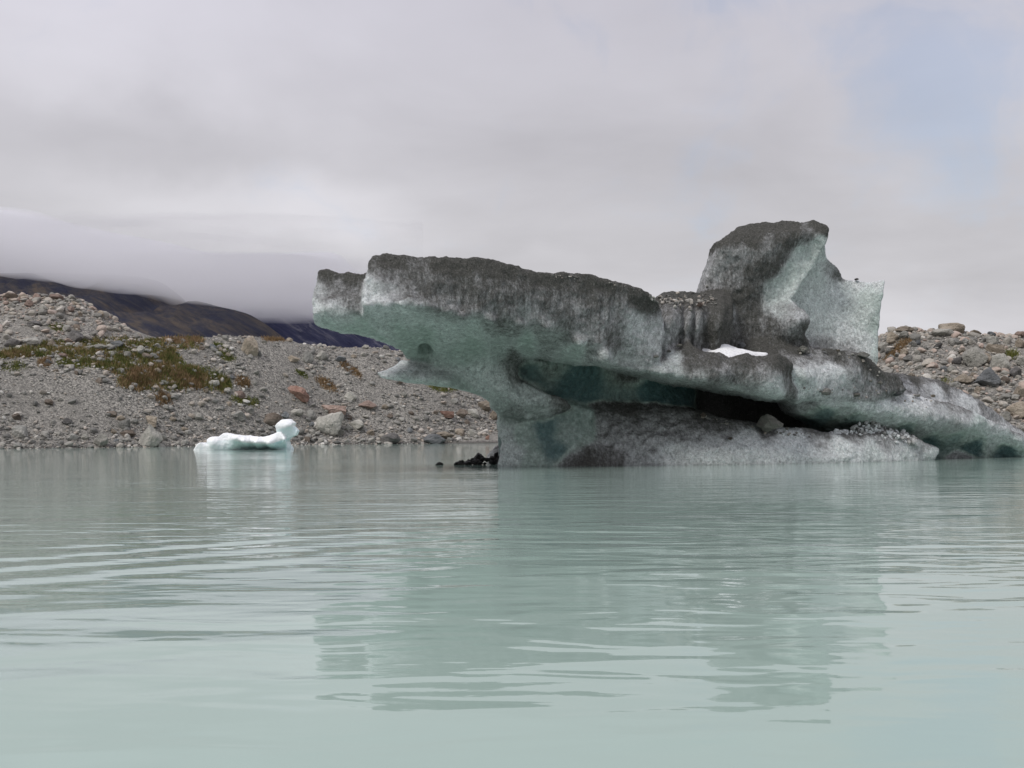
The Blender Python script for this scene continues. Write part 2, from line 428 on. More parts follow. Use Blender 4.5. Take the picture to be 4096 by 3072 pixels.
# ================================================================== the iceberg
P = []
def crease(edge, up, down, dy):
    """a sharp lower edge of a face: a row above it, the edge, and a row on the underside"""
    return [p for (x, y, Y) in edge for p in ((x, y-up, Y+0.03), (x, y, Y), (x+6, y+down, Y+dy))]
EDGE_A = crease([(1480,1234,45.0),(1540,1231,45.1),(1607,1231,45.2),(1668,1236,45.5),(1729,1243,45.9),(1790,1258,46.3),(1851,1275,46.7),(1973,1293,47.4),(2084,1307,48.2),(2195,1322,48.9),(2320,1385,49.8),(2444,1440,50.8)], 32, 20, 0.9)
EDGE_B = crease([(1275,1272,45.8),(1330,1276,45.75),(1390,1274,45.8),(1440,1270,45.9)], 32, 12, 0.7)
def piece(name, out, pts=(), **kw): P.append(dict(name=name, out=list(out), pts=list(pts), **kw))
piece('prow_block',
 [(1273,1080,46.5),(1302,1080,46.5),(1346,1092,46.5),(1403,1096,46.5),(1462,1105,46.5),(1560,1110,46.9),(1640,1200,48),(1660,1380,51),(1582,1373,50),(1485,1351,49),(1350,1316,47.4),(1255,1288,46.2),(1249,1271,46.1),(1251,1200,46.1),(1257,1150,46.2)],
 EDGE_B + [(1350,1180,46.0),(1450,1180,46.3),(1420,1310,47.6)], e=0.12, T=4, w=1.2, rag=0.12)
piece('overhanging_shelf',
 [(1493,1027,45.8),(1538,1017,46),(1566,1023,46),(1680,1031,46.4),(1810,1031,46.9),(1932,1031,47.4),(1985,1042,47.7),(2042,1052,48),(2095,1072,48.4),(2150,1085,48.7),(2204,1092,49),(2250,1088,49.3),(2370,1104,50),(2500,1137,50.8),(2602,1178,51.5),(2640,1230,52.2),(2660,1330,52.6),(2640,1440,52.6),(2560,1480,52.4),(2453,1463,51.3),(2300,1448,52),(2153,1428,52.8),(2090,1432,53),(2056,1455,53.3),(2062,1500,53.6),(2081,1528,53.8),(2180,1570,54),(2262,1600,54.2),(2290,1630,54.6),(2180,1680,54.8),(2069,1682,54.5),(2005,1658,54.1),(1963,1630,53.9),(1957,1605,53.7),(1912,1572,53.4),(1830,1525,53),(1760,1480,52.6),(1680,1440,51.8),(1615,1426,51),(1601,1389,50.5),(1560,1355,49),(1500,1300,47),(1455,1250,45.3),(1455,1160,45.2),(1470,1090,45.4)],
 EDGE_A + [(1505,1130,45.1),(1600,1130,45.6),(1750,1130,46.2),(1900,1150,46.9),(2050,1180,47.7),(2200,1200,48.8),(2400,1250,50.1),(2330,1350,49.9),(2530,1300,51.4),(2560,1400,52),
  (1600,1300,47.6),(1750,1330,48.8),(1900,1370,50.2),(2050,1390,51.2),(2250,1400,51.2),(1700,1400,50.9),(1850,1480,52.4),(1950,1520,52.7),(1900,1430,51.8),(2000,1420,52.3),(2150,1590,53.7),(2050,1600,53.2),(2000,1620,53.5),(2020,1540,53.0)],
 e=0.15, T=9, w=2.0, k=0.6, reg=1e-4, rag=0.12,
 mod=lambda Q: 0.0)
piece('side_tongue',
 [(1509,1491,51.6),(1540,1482,51.9),(1575,1462,52.3),(1600,1440,52.7),(1680,1440,52.8),(1760,1470,52.9),(1860,1500,53.0),(1930,1560,53.5),(1912,1574,53.2),(1810,1550,52.2),(1708,1538,52.0),(1607,1526,51.8),(1525,1509,51.6)],
 [(1575,1490,51.5),(1600,1508,51.5),(1700,1515,51.5),(1800,1530,51.7),(1700,1470,52.4)], e=0.12, T=3.5, t0=0.6, w=0.8, k=0.35, rag=0.05)
piece('pedestal',
 [(2005,1640,55.2),(2280,1605,55.6),(2380,1640,55.8),(2400,1900,55),(2200,1900,54.6),(1988,1900,54.7),(1993,1867,54.7),(2001,1820,54.9),(2012,1765,55.1),(1993,1732,55.1),(1991,1689,55.1)],
 [(2100,1760,54.6),(2100,1860,54.4),(2250,1760,54.9),(2150,1690,54.9),(2250,1690,55.3)], e=0.3, T=6, w=1.2, k=0.3, rag=0.12)
piece('base_slab',
 [(2150,1700,56),(2200,1660,56.2),(2280,1630,56.6),(2406,1618,57),(2600,1628,57.3),(2799,1641,57.5),(2862,1659,57.5),(3033,1693,57.6),(3223,1722,58),(3404,1737,59),(3560,1732,60.5),(3659,1746,61.5),(3764,1799,63),(3739,1850,62.6),(3659,1880,61),(3500,1895,59),(3300,1900,57.5),(2952,1905,55.8),(2500,1908,54.9),(2150,1908,54.8)],
 [(2400,1740,55.6),(2400,1668,56.3),(2300,1860,54.7),(2500,1864,54.8),(2952,1862,55.6),(3300,1856,57.3),(3600,1847,60.2),(3735,1835,62.3),(2700,1750,55.7),(2700,1690,56.4),(2900,1700,56.7),(3000,1780,56.0),(3200,1800,57),(3200,1755,57.5),(3400,1800,58.0),(3400,1765,58.4),(3600,1800,60.4),(3080,1718,57.2)],
 e=0.35, T=9, t0=3, w=1.0, k=0.3, rag=0.14)
piece('cave_wall',
 [(1990,1420,57),(2500,1390,58),(3300,1480,64),(3700,1650,66),(3760,1900,66),(2000,1900,58)],
 [(2120,1480,54.6),(2150,1520,55.3),(2250,1570,56.0),(2400,1550,57.2),(2700,1560,59.3),(2755,1600,59.6),(2800,1600,62.5),(2900,1600,65),(3200,1690,65.5),(2300,1480,55.4),(2550,1500,57.6),(2800,1540,62.0)], e=0.3, T=4, t0=2, w=1.0, k=0.7, rag=0.1)
piece('rocky_ledge',
 [(2480,1466,52.6),(2570,1438,53),(2636,1425,53.2),(2700,1393,53.5),(2762,1366,53.7),(2790,1390,53.7),(2816,1406,53.7),(2880,1418,53.7),(2925,1438,53.7),(2960,1420,53.9),(2988,1411,54),(3050,1424,54.3),(3119,1415,54.6),(3150,1432,54.9),(3178,1454,55.2),(3184,1472,55.3),(3172,1512,55.4),(3196,1558,56),(3190,1600,56.4),(3124,1582,54.6),(3000,1562,54.0),(2907,1546,53.6),(2717,1512,52.8),(2568,1482,52.3)],
 [(2750,1450,52.9),(2900,1500,53.0),(3050,1500,53.6),(3140,1510,54.5),(2650,1470,52.5),(2850,1450,53.0),(3100,1450,54.1),(3110,1560,54.2)], e=0.3, T=9, t0=3.5, w=0.7, k=0.25, rag=0.16)
piece('pale_mound',
 [(2960,1398,57),(3000,1362,57.2),(3040,1350,57.4),(3079,1342,57.5),(3142,1374,57.5),(3233,1388,57.9),(3320,1398,58.2),(3414,1406,58.6),(3470,1425,58.9),(3495,1451,59.2),(3531,1483,59.6),(3600,1500,60.6),(3640,1560,60.8),(3500,1600,59),(3300,1600,57.2),(3186,1600,56.5),(3150,1512,56),(3100,1480,56),(2960,1470,56)],
 [(3250,1470,56.5),(3300,1450,57.2),(3400,1500,57.6),(3250,1540,56.5),(3220,1500,56.0),(3400,1550,58.0),(3210,1545,56.3)], e=0.3, T=7, t0=2, w=1.0, k=0.3, rag=0.12)
def flutes(Q):
    x = Q[:, 0] + 0.18*np.sin(Q[:, 1]*1.3)
    s = 0
    for c, w, a in ((7.25, .16, .5), (7.8, .3, -.35), (8.5, .14, .45), (9.05, .16, .5), (9.75, .4, .6), (10.45, .3, -.2)):
        s = s + a*np.exp(-((x-c)/w)**2)
    return s*np.clip((Q[:, 1]-4.3)/0.8, 0, 1)
piece('fluted_saddle',
 [(2590,1195,55.3),(2625,1184,56),(2659,1172,56.5),(2720,1166,57),(2812,1163,57.3),(2920,1164,57.4),(2920,1420,55.8),(2800,1440,54.6),(2700,1450,53.9),(2560,1480,53.4),(2520,1400,53.2),(2540,1250,53.2),(2565,1200,54)],
 [(2640,1228,53.9),(2668,1230,54.0),(2750,1230,54.3),(2835,1230,54.6),(2890,1180,56.5),(2700,1380,53.9),(2840,1360,54.7),(2600,1300,53.4),(2600,1420,53.4)], e=0.18, T=6, t0=2, w=1.2, k=0.3, mod=flutes, rag=0.12)
piece('ice_tower',
 [(2812,1162,57.7),(2826,1121,57.5),(2853,1044,57.1),(2862,1000,57),(2876,958,57),(2925,927,57.3),(2962,904,57.6),(3029,891,58),(3090,888,58.2),(3142,880,58.4),(3210,888,58.4),(3251,877,58.4),(3280,893,58.3),(3305,902,58.2),(3319,916,58.1),(3312,945,58.1),(3285,1000,58.2),(3230,1100,58.1),(3190,1160,57.8),(3165,1198,57.6),(3195,1225,57.5),(3235,1255,57.4),(3243,1280,57.4),(3235,1310,57.5),(3225,1340,57.7),(3250,1390,58),(3200,1430,58.3),(2830,1430,57.5),(2800,1260,57.5)],
 [(2890,985,56.7),(2990,960,56.9),(3100,940,57.2),(3200,930,57.6),(3290,925,57.9),(2950,1050,56.9),(3000,1150,57.2),(3000,1250,57.5),(3100,1080,57.4),(3150,1060,57.8),(3220,1000,58.3),(3100,1200,57.9),(3150,1150,58.0),(3170,1260,57.1),(3190,1290,56.9),(3120,1330,57.3),(2880,1200,57.3),(2850,1250,57.2),(2900,1350,57.4)], e=0.14, T=6, t0=1.6, w=1.6, k=0.3, rag=0.14)
piece('ice_fin',
 [(3240,960,59.5),(3300,985,59.2),(3307,1031,59.6),(3325,1045,60),(3341,1058,60.4),(3360,1085,60.7),(3369,1112,61),(3390,1118,61),(3427,1121,60.8),(3486,1130,60.3),(3515,1125,60),(3540,1119,59.8),(3537,1166,59.8),(3530,1200,59.8),(3523,1257,59.8),(3518,1320,59.9),(3515,1370,60),(3508,1462,60),(3505,1490,60),(3470,1470,60.2),(3380,1430,60.2),(3300,1420,60),(3150,1400,59),(3110,1200,58.6),(3180,1050,59)],
 [(3350,1200,60.6),(3420,1250,60.4),(3300,1300,59.8),(3260,1200,59.6),(3490,1250,59.7),(3510,1180,59.7),(3450,1350,60.0),(3480,1420,59.9),(3250,1250,59.3)], e=0.10, T=2.6, t0=0.35, w=2.2, k=0.2, rag=0.07)
piece('rear_dome',
 [(3450,1482,63),(3540,1489,64),(3640,1498,65),(3722,1512,66),(3785,1528,67),(3848,1558,68),(3895,1582,68.5),(3933,1605,69),(3992,1647,70),(4034,1683,70.5),(4096,1719,71),(4180,1770,71),(4240,1830,71),(4240,1900,71),(3600,1900,66),(3450,1700,62)],
 [(3600,1570,62.8),(3700,1580,64),(3850,1640,66.5),(3720,1540,65),(3950,1680,68)], e=0.4, T=6, t0=2, w=1.6, k=0.3, rag=0.16)
piece('flank_shelf',
 [(3170,1575,56.5),(3240,1556,57.3),(3300,1552,58),(3410,1550,59),(3500,1556,60.2),(3570,1562,61),(3640,1580,61.8),(3700,1592,62.5),(3785,1609,63.5),(3870,1637,64.5),(3933,1668,65.2),(4020,1704,66.5),(4096,1739,67.5),(4180,1790,68),(4220,1900,68),(4000,1900,68.5),(3740,1900,66),(3500,1800,64),(3300,1720,62),(3190,1640,58)],
 [(3300,1625,57.7),(3427,1648,58.9),(3520,1662,59.8),(3616,1682,60.9),(3700,1692,61.7),(3764,1696,62.3),(3860,1708,63.4),(3910,1700,64.2),(3350,1680,60.2),(3450,1720,61.8),(3600,1750,63.6),(3700,1770,64.8),(3850,1760,65.4),(3900,1780,66.2),(3800,1830,66.6),(4076,1761,67.2),(4000,1805,67.9),(4000,1745,66.4),(3250,1640,58.4)], e=0.2, T=6, t0=2.5, w=1.2, k=0.3, reg=4e-4, rag=0.12)
piece('rear_ramp',
 [(1950,1822,60),(1975,1795,60),(2010,1776,60.5),(2100,1760,60.5),(2120,1880,60),(1940,1880,60)], [(2000,1830,59.8)], e=0.3, T=4, w=1.0, k=0.2)
NAMES = [p['name'] for p in P]
HB = 0.085
V, FC, PID = build_solid(P, -9.6, 37.6, -0.9, 13.9, HB, lambda x: 42 + 0.45*(x+9), 19.0,
    carve=[(at(1706,1398,51.4), (0.34, 0.9, 0.62)), (at(1690,1440,51.5), (0.6, 0.8, 0.14))])
N0 = vnormals(V, FC)
amp = np.ones(len(V))
amp[np.isin(PID, [NAMES.index(n) for n in ('ice_fin', 'side_tongue')])] = 0.55
disp = 0.09*fbm(V*np.array((0.7, 0.7, 0.5)), 3, 11) + 0.055*fbm(V*1.7, 3, 23, 0.6, ridged=True) + 0.075*fbm(V*3.6, 3, 31, 0.75)
V = V + N0*(disp*amp)[:, None]
N0 = vnormals(V, FC)
# ---- dirt and clear-ice tint, laid down as patches of the berg itself (x, z of each part)
PAINT = {  # part: [(px, py, depth, dirt, tint)]
 'prow_block': [(1300,1085,46,.95,0),(1400,1105,46,.9,0),(1260,1150,46,.45,.0),(1350,1150,46,.68,0),(1430,1170,46,.70,0),(1300,1200,46,.48,.0),(1400,1225,46,.60,.0),(1440,1240,46,.55,.0),(1260,1240,46,.22,.05),(1330,1255,46,.36,.1),(1260,1272,46,.06,.1),(1380,1262,46,.35,.1),(1300,1280,46,.1,.5),(1450,1290,46,.1,.85),(1300,1295,46,0,.8),(1400,1325,47,0,.95),(1550,1370,50,0,1)],
 'overhanging_shelf': [(1490,1040,46,.85,0),(1480,1150,46,.28,.0),(1500,1200,45,.16,.1),(1465,1220,45,.2,.1),(1550,1040,46,1.0,0),(1800,1045,46,1.05,0),(2000,1070,48,1.05,0),(2200,1110,49,1.0,0),(2400,1130,50,1.0,0),(2580,1190,51,.95,0),
   (1545,1120,46,.72,0),(1650,1120,46,.82,0),(1800,1130,46,.8,0),(2000,1150,47,.78,0),(2200,1180,48,.76,0),(2400,1200,50,.8,0),(1560,1170,46,.45,.0),(1650,1185,46,.66,.0),(1540,1215,45,.25,.0),(1580,1190,45,.5,0),(1620,1215,45,.35,.25),(1750,1225,46,.66,.05),(1850,1240,47,.70,.0),(1900,1200,47,.76,0),(1700,1160,46,.78,0),(2000,1270,47,.72,.05),(2150,1290,48,.6,.1),(2200,1340,49,.52,.3),(2300,1345,49,.62,.1),(2400,1350,50,.6,.0),(2380,1400,50,.55,.1),(2300,1280,50,.66,0),(2250,1250,49,.74,0),(2440,1250,50,.62,0),
   (1480,1240,45,.16,.05),(1480,1275,46,.1,.5),(1600,1240,45,.15,.2),(1600,1275,46,.0,.45),(1700,1250,46,.5,.25),(1700,1285,47,.0,.45),(1800,1265,46,.6,.2),(1800,1297,47,.03,.5),(1600,1310,47,0,.9),(1700,1320,48,0,.95),(1900,1330,48,0,.6),(1900,1370,50,.1,1),(1950,1300,48,.55,.3),(2100,1350,49,.05,.9),(2080,1312,48,.62,.2),(2300,1400,50,.2,.7),(2430,1435,50,.45,.25),(2450,1350,50,.75,0),(2480,1300,51,.62,0),(2540,1300,51,.36,.0),(2600,1330,52,.45,0),(2520,1430,52,.5,0),
   (1650,1380,50,0,.95),(1850,1420,51,.05,.9),(2000,1400,52,.35,.6),(2050,1440,53,.7,.2),(2070,1500,53,.7,.2),(1850,1500,52,0,.45),(1980,1530,53,.0,.4),(1920,1490,52,.0,.45),(2090,1570,53,.3,.4),(2000,1600,53,.35,.6),(2150,1590,54,.35,.35),(2150,1650,54,.4,.6),(2250,1600,54,.7,.2),(2050,1660,54,.55,.5)],
 'side_tongue': [(1520,1500,50,0,.0),(1515,1490,50,0,0),(1580,1505,50,0,.1),(1560,1485,50,.0,.05),(1540,1505,50,0,.1),(1620,1480,51,.22,.05),(1700,1490,51,.25,.1),(1760,1490,52,.3,.4),(1650,1510,51,.5,.3),(1600,1520,50,0,.4),(1650,1530,51,0,.6),(1750,1540,52,0,.8),(1850,1545,52,.0,.9)],
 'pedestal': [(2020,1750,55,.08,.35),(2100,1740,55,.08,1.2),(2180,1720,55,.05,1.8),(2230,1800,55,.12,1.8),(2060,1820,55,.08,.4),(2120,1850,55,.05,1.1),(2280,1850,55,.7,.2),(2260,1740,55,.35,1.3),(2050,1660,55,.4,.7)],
 'base_slab': [(2300,1660,56,.8,.1),(2500,1630,57,.9,0),(2800,1650,57,.9,0),(2350,1720,56,.5,.1),(2300,1800,55,.75,.1),(2350,1850,55,.9,0),(2450,1840,55,.8,0),(2550,1840,55,.5,.15),(2450,1760,56,.5,.05),(2500,1700,56,.42,0),(2600,1740,56,.42,.05),(2700,1700,56,.5,0),(2750,1660,57,.65,0),(2850,1690,57,.72,0),(2950,1690,57,.62,0),(2700,1830,55,.32,.2),(2850,1760,56,.38,.0),(2850,1840,56,.16,.25),(3000,1760,56,.10,.02),(3000,1830,56,.03,.2),(3200,1770,57,.02,.05),(3200,1840,57,.0,.35),(3060,1720,57,.4,0),(3250,1735,58,.5,0),(3400,1745,59,.5,0),(3400,1800,58,.03,.15),(3500,1840,59,.0,.4),(3600,1800,60,.38,.1),(3700,1790,62,.5,.1),(3720,1825,62,.15,.4),(3620,1830,60,.2,.4),(3550,1765,60,.55,0)],
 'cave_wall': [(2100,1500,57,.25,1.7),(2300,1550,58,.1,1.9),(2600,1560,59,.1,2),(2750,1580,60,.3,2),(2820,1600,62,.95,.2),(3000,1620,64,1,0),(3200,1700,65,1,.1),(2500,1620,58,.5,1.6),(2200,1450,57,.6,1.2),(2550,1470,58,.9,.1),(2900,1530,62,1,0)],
 'rocky_ledge': [(2560,1460,53,.55,.3),(2640,1450,53,.42,.3),(2700,1430,53,.35,.25),(2690,1480,53,.4,.25),(2760,1390,53,.92,0),(2760,1450,53,.85,0),(2850,1440,53,.86,0),(3000,1430,54,.92,0),(3100,1430,54,.95,0),(2850,1500,53,.68,0),(2950,1520,53,.75,0),(3050,1500,54,.66,0),(3080,1545,54,.34,.1),(3120,1570,54,.22,.25),(2950,1545,53,.45,.2),(3170,1480,55,.95,0),(3160,1540,55,.7,.1),(2800,1520,53,.55,.15)],
 'pale_mound': [(3000,1380,57,.95,0),(3079,1350,57,.95,0),(3200,1400,57,.98,0),(3350,1415,58,.95,0),(3450,1440,59,.98,0),(3500,1480,59,.98,0),(3480,1530,59,.6,0),(3200,1450,57,.4,0),(3280,1440,57,.5,0),(3300,1480,57,.28,0),(3360,1500,57,.2,.02),(3250,1510,56,.3,.1),(3200,1520,56,.10,.35),(3230,1545,56,.2,.25),(3350,1545,57,.4,0),(3420,1480,58,.55,0),(3400,1450,58,.7,0)],
 'fluted_saddle': [(2650,1190,56,1.02,0),(2750,1190,56,1.02,0),(2850,1180,56,1.0,0),(2600,1250,54,.62,0),(2560,1330,53,.36,0),(2620,1330,53,.5,0),(2700,1300,54,.62,0),(2760,1330,54,.66,0),(2800,1300,54,.6,0),(2840,1320,55,.9,0),(2700,1240,54,.7,0),(2600,1420,53,.55,0),(2720,1390,54,.62,0)],
 'ice_tower': [(2880,965,57,1.02,0),(3000,920,57,1.05,0),(3150,900,58,1.05,0),(3290,905,58,1.05,0),(3000,965,57,.95,0),(3150,950,57,.88,0),(3240,945,58,.7,0),(2890,1020,57,.55,0),(2980,1020,57,.62,0),(3080,1000,57,.7,0),(3130,1030,57,.8,0),(2850,1100,57,.52,0),(2930,1100,57,.66,0),(3030,1080,57,.85,0),(3100,1060,57,.85,0),(2830,1150,57,.6,0),
   (3270,970,58,.15,.55),(3220,1030,58,.10,.6),(3160,1080,58,.12,.65),(3130,1140,58,.2,.65),(3090,1180,58,.35,.55),(3150,1180,58,.2,.45),(3020,1180,57,.85,.05),(2950,1200,57,.88,0),(3000,1280,57,.86,0),(2930,1330,57,.85,0),(3080,1310,57,.8,0),(3130,1230,57,.45,.25),(3180,1240,57,.4,.05),(3200,1270,57,.45,0),(3170,1300,57,.62,0),(3220,1310,57,.8,0),(3100,1380,57,.92,0),(2900,1250,57,.4,0),(2910,1330,57,.42,0),(2860,1250,57,.7,0)],
 'ice_fin': [(3300,1010,59,.15,.35),(3320,1060,60,.5,.1),(3350,1090,61,.72,0),(3280,1110,59,.2,.5),(3360,1150,60,.3,.25),(3430,1130,61,.18,.05),(3520,1130,60,.0,.05),(3400,1170,60,.12,.4),(3480,1180,60,.04,.6),(3520,1200,60,0,.7),(3300,1200,59,.14,.45),(3380,1230,60,.12,.35),(3450,1280,60,.1,.4),(3300,1300,60,.12,.35),(3380,1330,60,.2,.12),(3450,1370,60,.2,.1),(3505,1300,60,.02,.65),(3500,1420,60,.05,.6),(3300,1380,60,.5,.05),(3400,1395,60,.45,0),(3470,1430,60,.3,.05)],
 'rear_dome': [(3540,1500,64,.95,0),(3650,1510,65,.95,0),(3780,1540,67,.85,0),(3700,1550,65,.5,0),(3620,1545,64,.4,0),(3750,1575,65,.3,0),(3650,1580,63,.5,0),(3820,1570,67,.5,0),(3850,1600,67,.35,0),(3900,1620,68,.35,.05),(3930,1620,68,.7,0),(3980,1650,69,.6,0),(4060,1710,70,.45,0),(3560,1540,63,.85,0)],
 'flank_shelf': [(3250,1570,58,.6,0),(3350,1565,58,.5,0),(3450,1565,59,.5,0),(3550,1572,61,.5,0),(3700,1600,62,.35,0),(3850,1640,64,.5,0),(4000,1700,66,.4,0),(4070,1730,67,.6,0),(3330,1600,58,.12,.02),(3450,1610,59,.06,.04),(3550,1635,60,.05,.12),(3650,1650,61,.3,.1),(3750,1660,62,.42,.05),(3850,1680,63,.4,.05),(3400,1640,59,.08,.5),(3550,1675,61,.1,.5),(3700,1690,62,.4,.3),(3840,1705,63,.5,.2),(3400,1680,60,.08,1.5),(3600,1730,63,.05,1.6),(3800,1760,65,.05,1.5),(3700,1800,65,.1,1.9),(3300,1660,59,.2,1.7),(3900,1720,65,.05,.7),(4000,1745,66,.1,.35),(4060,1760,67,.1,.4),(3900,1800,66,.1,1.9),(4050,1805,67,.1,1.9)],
 'rear_ramp': [(1980,1800,60,.45,0),(1960,1825,60,.6,0),(2010,1790,60,.4,0)],
}
dirt = np.full(len(V), 0.4); tint = np.zeros(len(V))
for i, nm in enumerate(NAMES):
    m = PID == i
    if not m.any(): continue
    pts = PAINT[nm]
    C = np.array([at(p[0], p[1], p[2]) for p in pts])[:, [0, 2]]; D = np.array([p[3:] for p in pts])
    q = V[m][:, [0, 2]]
    w = 1/(((q[:, None]-C[None])**2).sum(-1)+0.015)**2.6
    w /= w.sum(1, keepdims=True)
    r = w @ D
    dirt[m], tint[m] = r[:, 0], r[:, 1]
up = np.clip((N0[:, 2]-0.35)/0.4, 0, 1)
dirt = np.where(dirt < 1, np.maximum(dirt, 0)**1.25, dirt)
dirt = np.maximum(dirt, up*0.7*(dirt > 0.3))
for _ in range(3):                                           # soften the seams between parts
    for A in (dirt, tint):
        s = np.zeros(len(V)); c = np.zeros(len(V))
        avg = A[FC].mean(1)
        for k in range(4): np.add.at(s, FC[:, k], avg); np.add.at(c, FC[:, k], 1)
        A[:] = s/np.maximum(c, 1)
berg = tag(empty('iceberg', tuple(at(2700, 1866, 57))), 'huge dirty grey and green iceberg with an overhanging shelf and a tall tower', 'iceberg')
OFF = np.array(berg.location)
parts = split_parts(berg, V-OFF, FC, PID, N0, NAMES, ICE, {'dirt': dirt, 'tint': tint},
  {'ice_fin': 'pale translucent fin at the right of the tower', 'cave_wall': 'dark teal wall inside the hollow under the shelf'})
def hit_berg(px, py):
    """first berg vertex column under a pixel: nearest visible surface point"""
    sx, sz = ray(px, py)
    d = np.hypot(V[:, 0]-sx*V[:, 1], V[:, 2]-(H+sz*V[:, 1]))
    c = np.where(d < 0.16)[0]
    if not len(c): c = np.array([d.argmin()])
    return V[c[V[c, 1].argmin()]]

# snow in the hollow behind the ledge
SV, SF, SI = build_solid([dict(out=[(2785,1394,55.2),(2810,1382,55.4),(2844,1371,55.6),(2870,1366,55.6),(2893,1368,55.6),(2925,1380,55.6),(2952,1390,55.6),(3006,1402,55.8),(3074,1411,56),(3060,1470,56),(2960,1490,55.2),(2850,1490,55),(2790,1450,55)],
   pts=[(2860,1385,55.2),(2930,1440,54.4),(2870,1430,54.4),(3000,1420,55.1)], T=1.5, t0=0.5, w=0.8, e=0.15, rag=0.05)], 8.5, 14, 3.5, 7.5, 0.08, lambda x: 52+0*x, 8)
SN = vnormals(SV, SF); SV = SV + SN*(0.05*fbm(SV*3, 3, 3))[:, None]
m, nt = new_mat('packed_snow'); g = G(nt); co = g.obj()
g.bsdf(g.cramp(g.noise(co, 9, 6, 0.7), [(0.3, (0.62, 0.63, 0.64)), (0.55, (0.86, 0.87, 0.88))]), 0.8, 0.2, g.bump(g.noise(co, 14, 5, 0.7), 0.06, 0.7))
link_mesh('snow_patch', SV-OFF, SF, m, berg)['label'] = 'bright white snow lying in the hollow behind the ledge'

# ================================================================== stones
def ico(sub):
    t = (1+5**.5)/2
    v = [(-1,t,0),(1,t,0),(-1,-t,0),(1,-t,0),(0,-1,t),(0,1,t),(0,-1,-t),(0,1,-t),(t,0,-1),(t,0,1),(-t,0,-1),(-t,0,1)]
    f = [(0,11,5),(0,5,1),(0,1,7),(0,7,10),(0,10,11),(1,5,9),(5,11,4),(11,10,2),(10,7,6),(7,1,8),(3,9,4),(3,4,2),(3,2,6),(3,6,8),(3,8,9),(4,9,5),(2,4,11),(6,2,10),(8,6,7),(9,8,1)]
    v = [np.array(p)/np.linalg.norm(p) for p in v]
    for _ in range(sub):
        cache = {}; nf = []
        def mid(a, b):
            k = (min(a, b), max(a, b))
            if k not in cache:
                p = v[a]+v[b]; v.append(p/np.linalg.norm(p)); cache[k] = len(v)-1
            return cache[k]
        for a, b, c in f:
            ab, bc, ca = mid(a, b), mid(b, c), mid(c, a)
            nf += [(a, ab, ca), (b, bc, ab), (c, ca, bc), (ab, bc, ca)]
        f = nf
    return np.array(v), np.array(f)
ICO = {s: ico(s) for s in (1, 2, 3, 4)}
def stone(seed, sub=3, planes=15, rough=0.09, soft=0.10, flat=1.0):
    r = np.random.default_rng(seed); d, f = ICO[sub]
    n = r.normal(size=(planes, 3)); n /= np.linalg.norm(n, axis=1, keepdims=True)
    n = np.vstack((n, -n[:planes//2]))
    dist = r.uniform(0.66, 1.0, len(n))
    q = dist/np.maximum(d @ n.T, 0.05)
    rad = -soft*np.log(np.exp(-q/soft).sum(1)) if soft > 0 else q.min(1)
    rad = np.clip(rad + soft*0.8, 0.4, 1.35)
    rad = rad*(1 + rough*fbm(d*1.6+seed*3.1, 4, seed) + rough*0.5*fbm(d*4.0+seed, 3, seed+5, ridged=True))
    v = d*rad[:, None]; v[:, 2] *= flat
    v -= (v.max(0)+v.min(0))/2; v /= (v.max(0)-v.min(0))/2
    return v, f
ROUND = [stone(100+i, 4, 13, 0.16, 0.085) for i in range(8)]
BLOCK = [stone(200+i, 4, 10+i % 4, 0.15, 0.018) for i in range(12)]
def rotz(a): c, s = math.cos(a), math.sin(a); return np.array(((c, -s, 0), (s, c, 0), (0, 0, 1)))
def roty(a): c, s = math.cos(a), math.sin(a); return np.array(((c, 0, s), (0, 1, 0), (-s, 0, c)))
MESH = {}
def rock_obj(name, key, v, f, mat, smooth=True):
    k = (key, mat.name)
    if k not in MESH:
        o = link_mesh(name, v, f, mat, smooth=smooth)
        try: o.data.set_sharp_from_angle(angle=R(30))
        except Exception: pass
        MESH[k] = o.data; return o
    o = bpy.data.objects.new(name, MESH[k]); COL.objects.link(o); return o
def scatter_mesh(name, C, S, mat, variants, seed, sink=0.25, flat=(0.45, 0.9), nrm=None, parent=None):
    """many small stones in one mesh; C centres (n,3), S half sizes (n,)"""
    r = np.random.default_rng(seed); VV, FF = [], []; o = 0
    which = r.integers(0, len(variants), len(C))
    for i, (vv, ff) in enumerate(variants):
        idx = np.where(which == i)[0]
        if not len(idx): continue
        n = len(idx); a = r.uniform(0, 6.28, n); b = r.normal(0, 0.35, n)
        s = S[idx][:, None]*np.stack((r.uniform(0.8, 1.25, n), r.uniform(0.7, 1.1, n), r.uniform(*flat, n)), 1)
        p = vv[None]*s[:, None]
        x, y, z = p[..., 0], p[..., 1], p[..., 2]
        x, z = x*np.cos(b)[:, None]+z*np.sin(b)[:, None], -x*np.sin(b)[:, None]+z*np.cos(b)[:, None]
        x, y = x*np.cos(a)[:, None]-y*np.sin(a)[:, None], x*np.sin(a)[:, None]+y*np.cos(a)[:, None]
        p = np.stack((x, y, z), -1) + C[idx][:, None]
        p[..., 2] += (s[:, 2]*(1-2*sink))[:, None]
        VV.append(p.reshape(-1, 3)); k = np.arange(n)[:, None, None]*len(vv)+ff[None]+o
        FF.append(k.reshape(-1, 3)); o += n*len(vv)
    ob = link_mesh(name, np.concatenate(VV), np.concatenate(FF), mat, parent, smooth=False)
    return ob
SMALL = [stone(300+i, 1, 9, 0.05, 0.06) for i in range(10)]
MIDS = [stone(330+i, 2, 11, 0.08, 0.08) for i in range(10)]

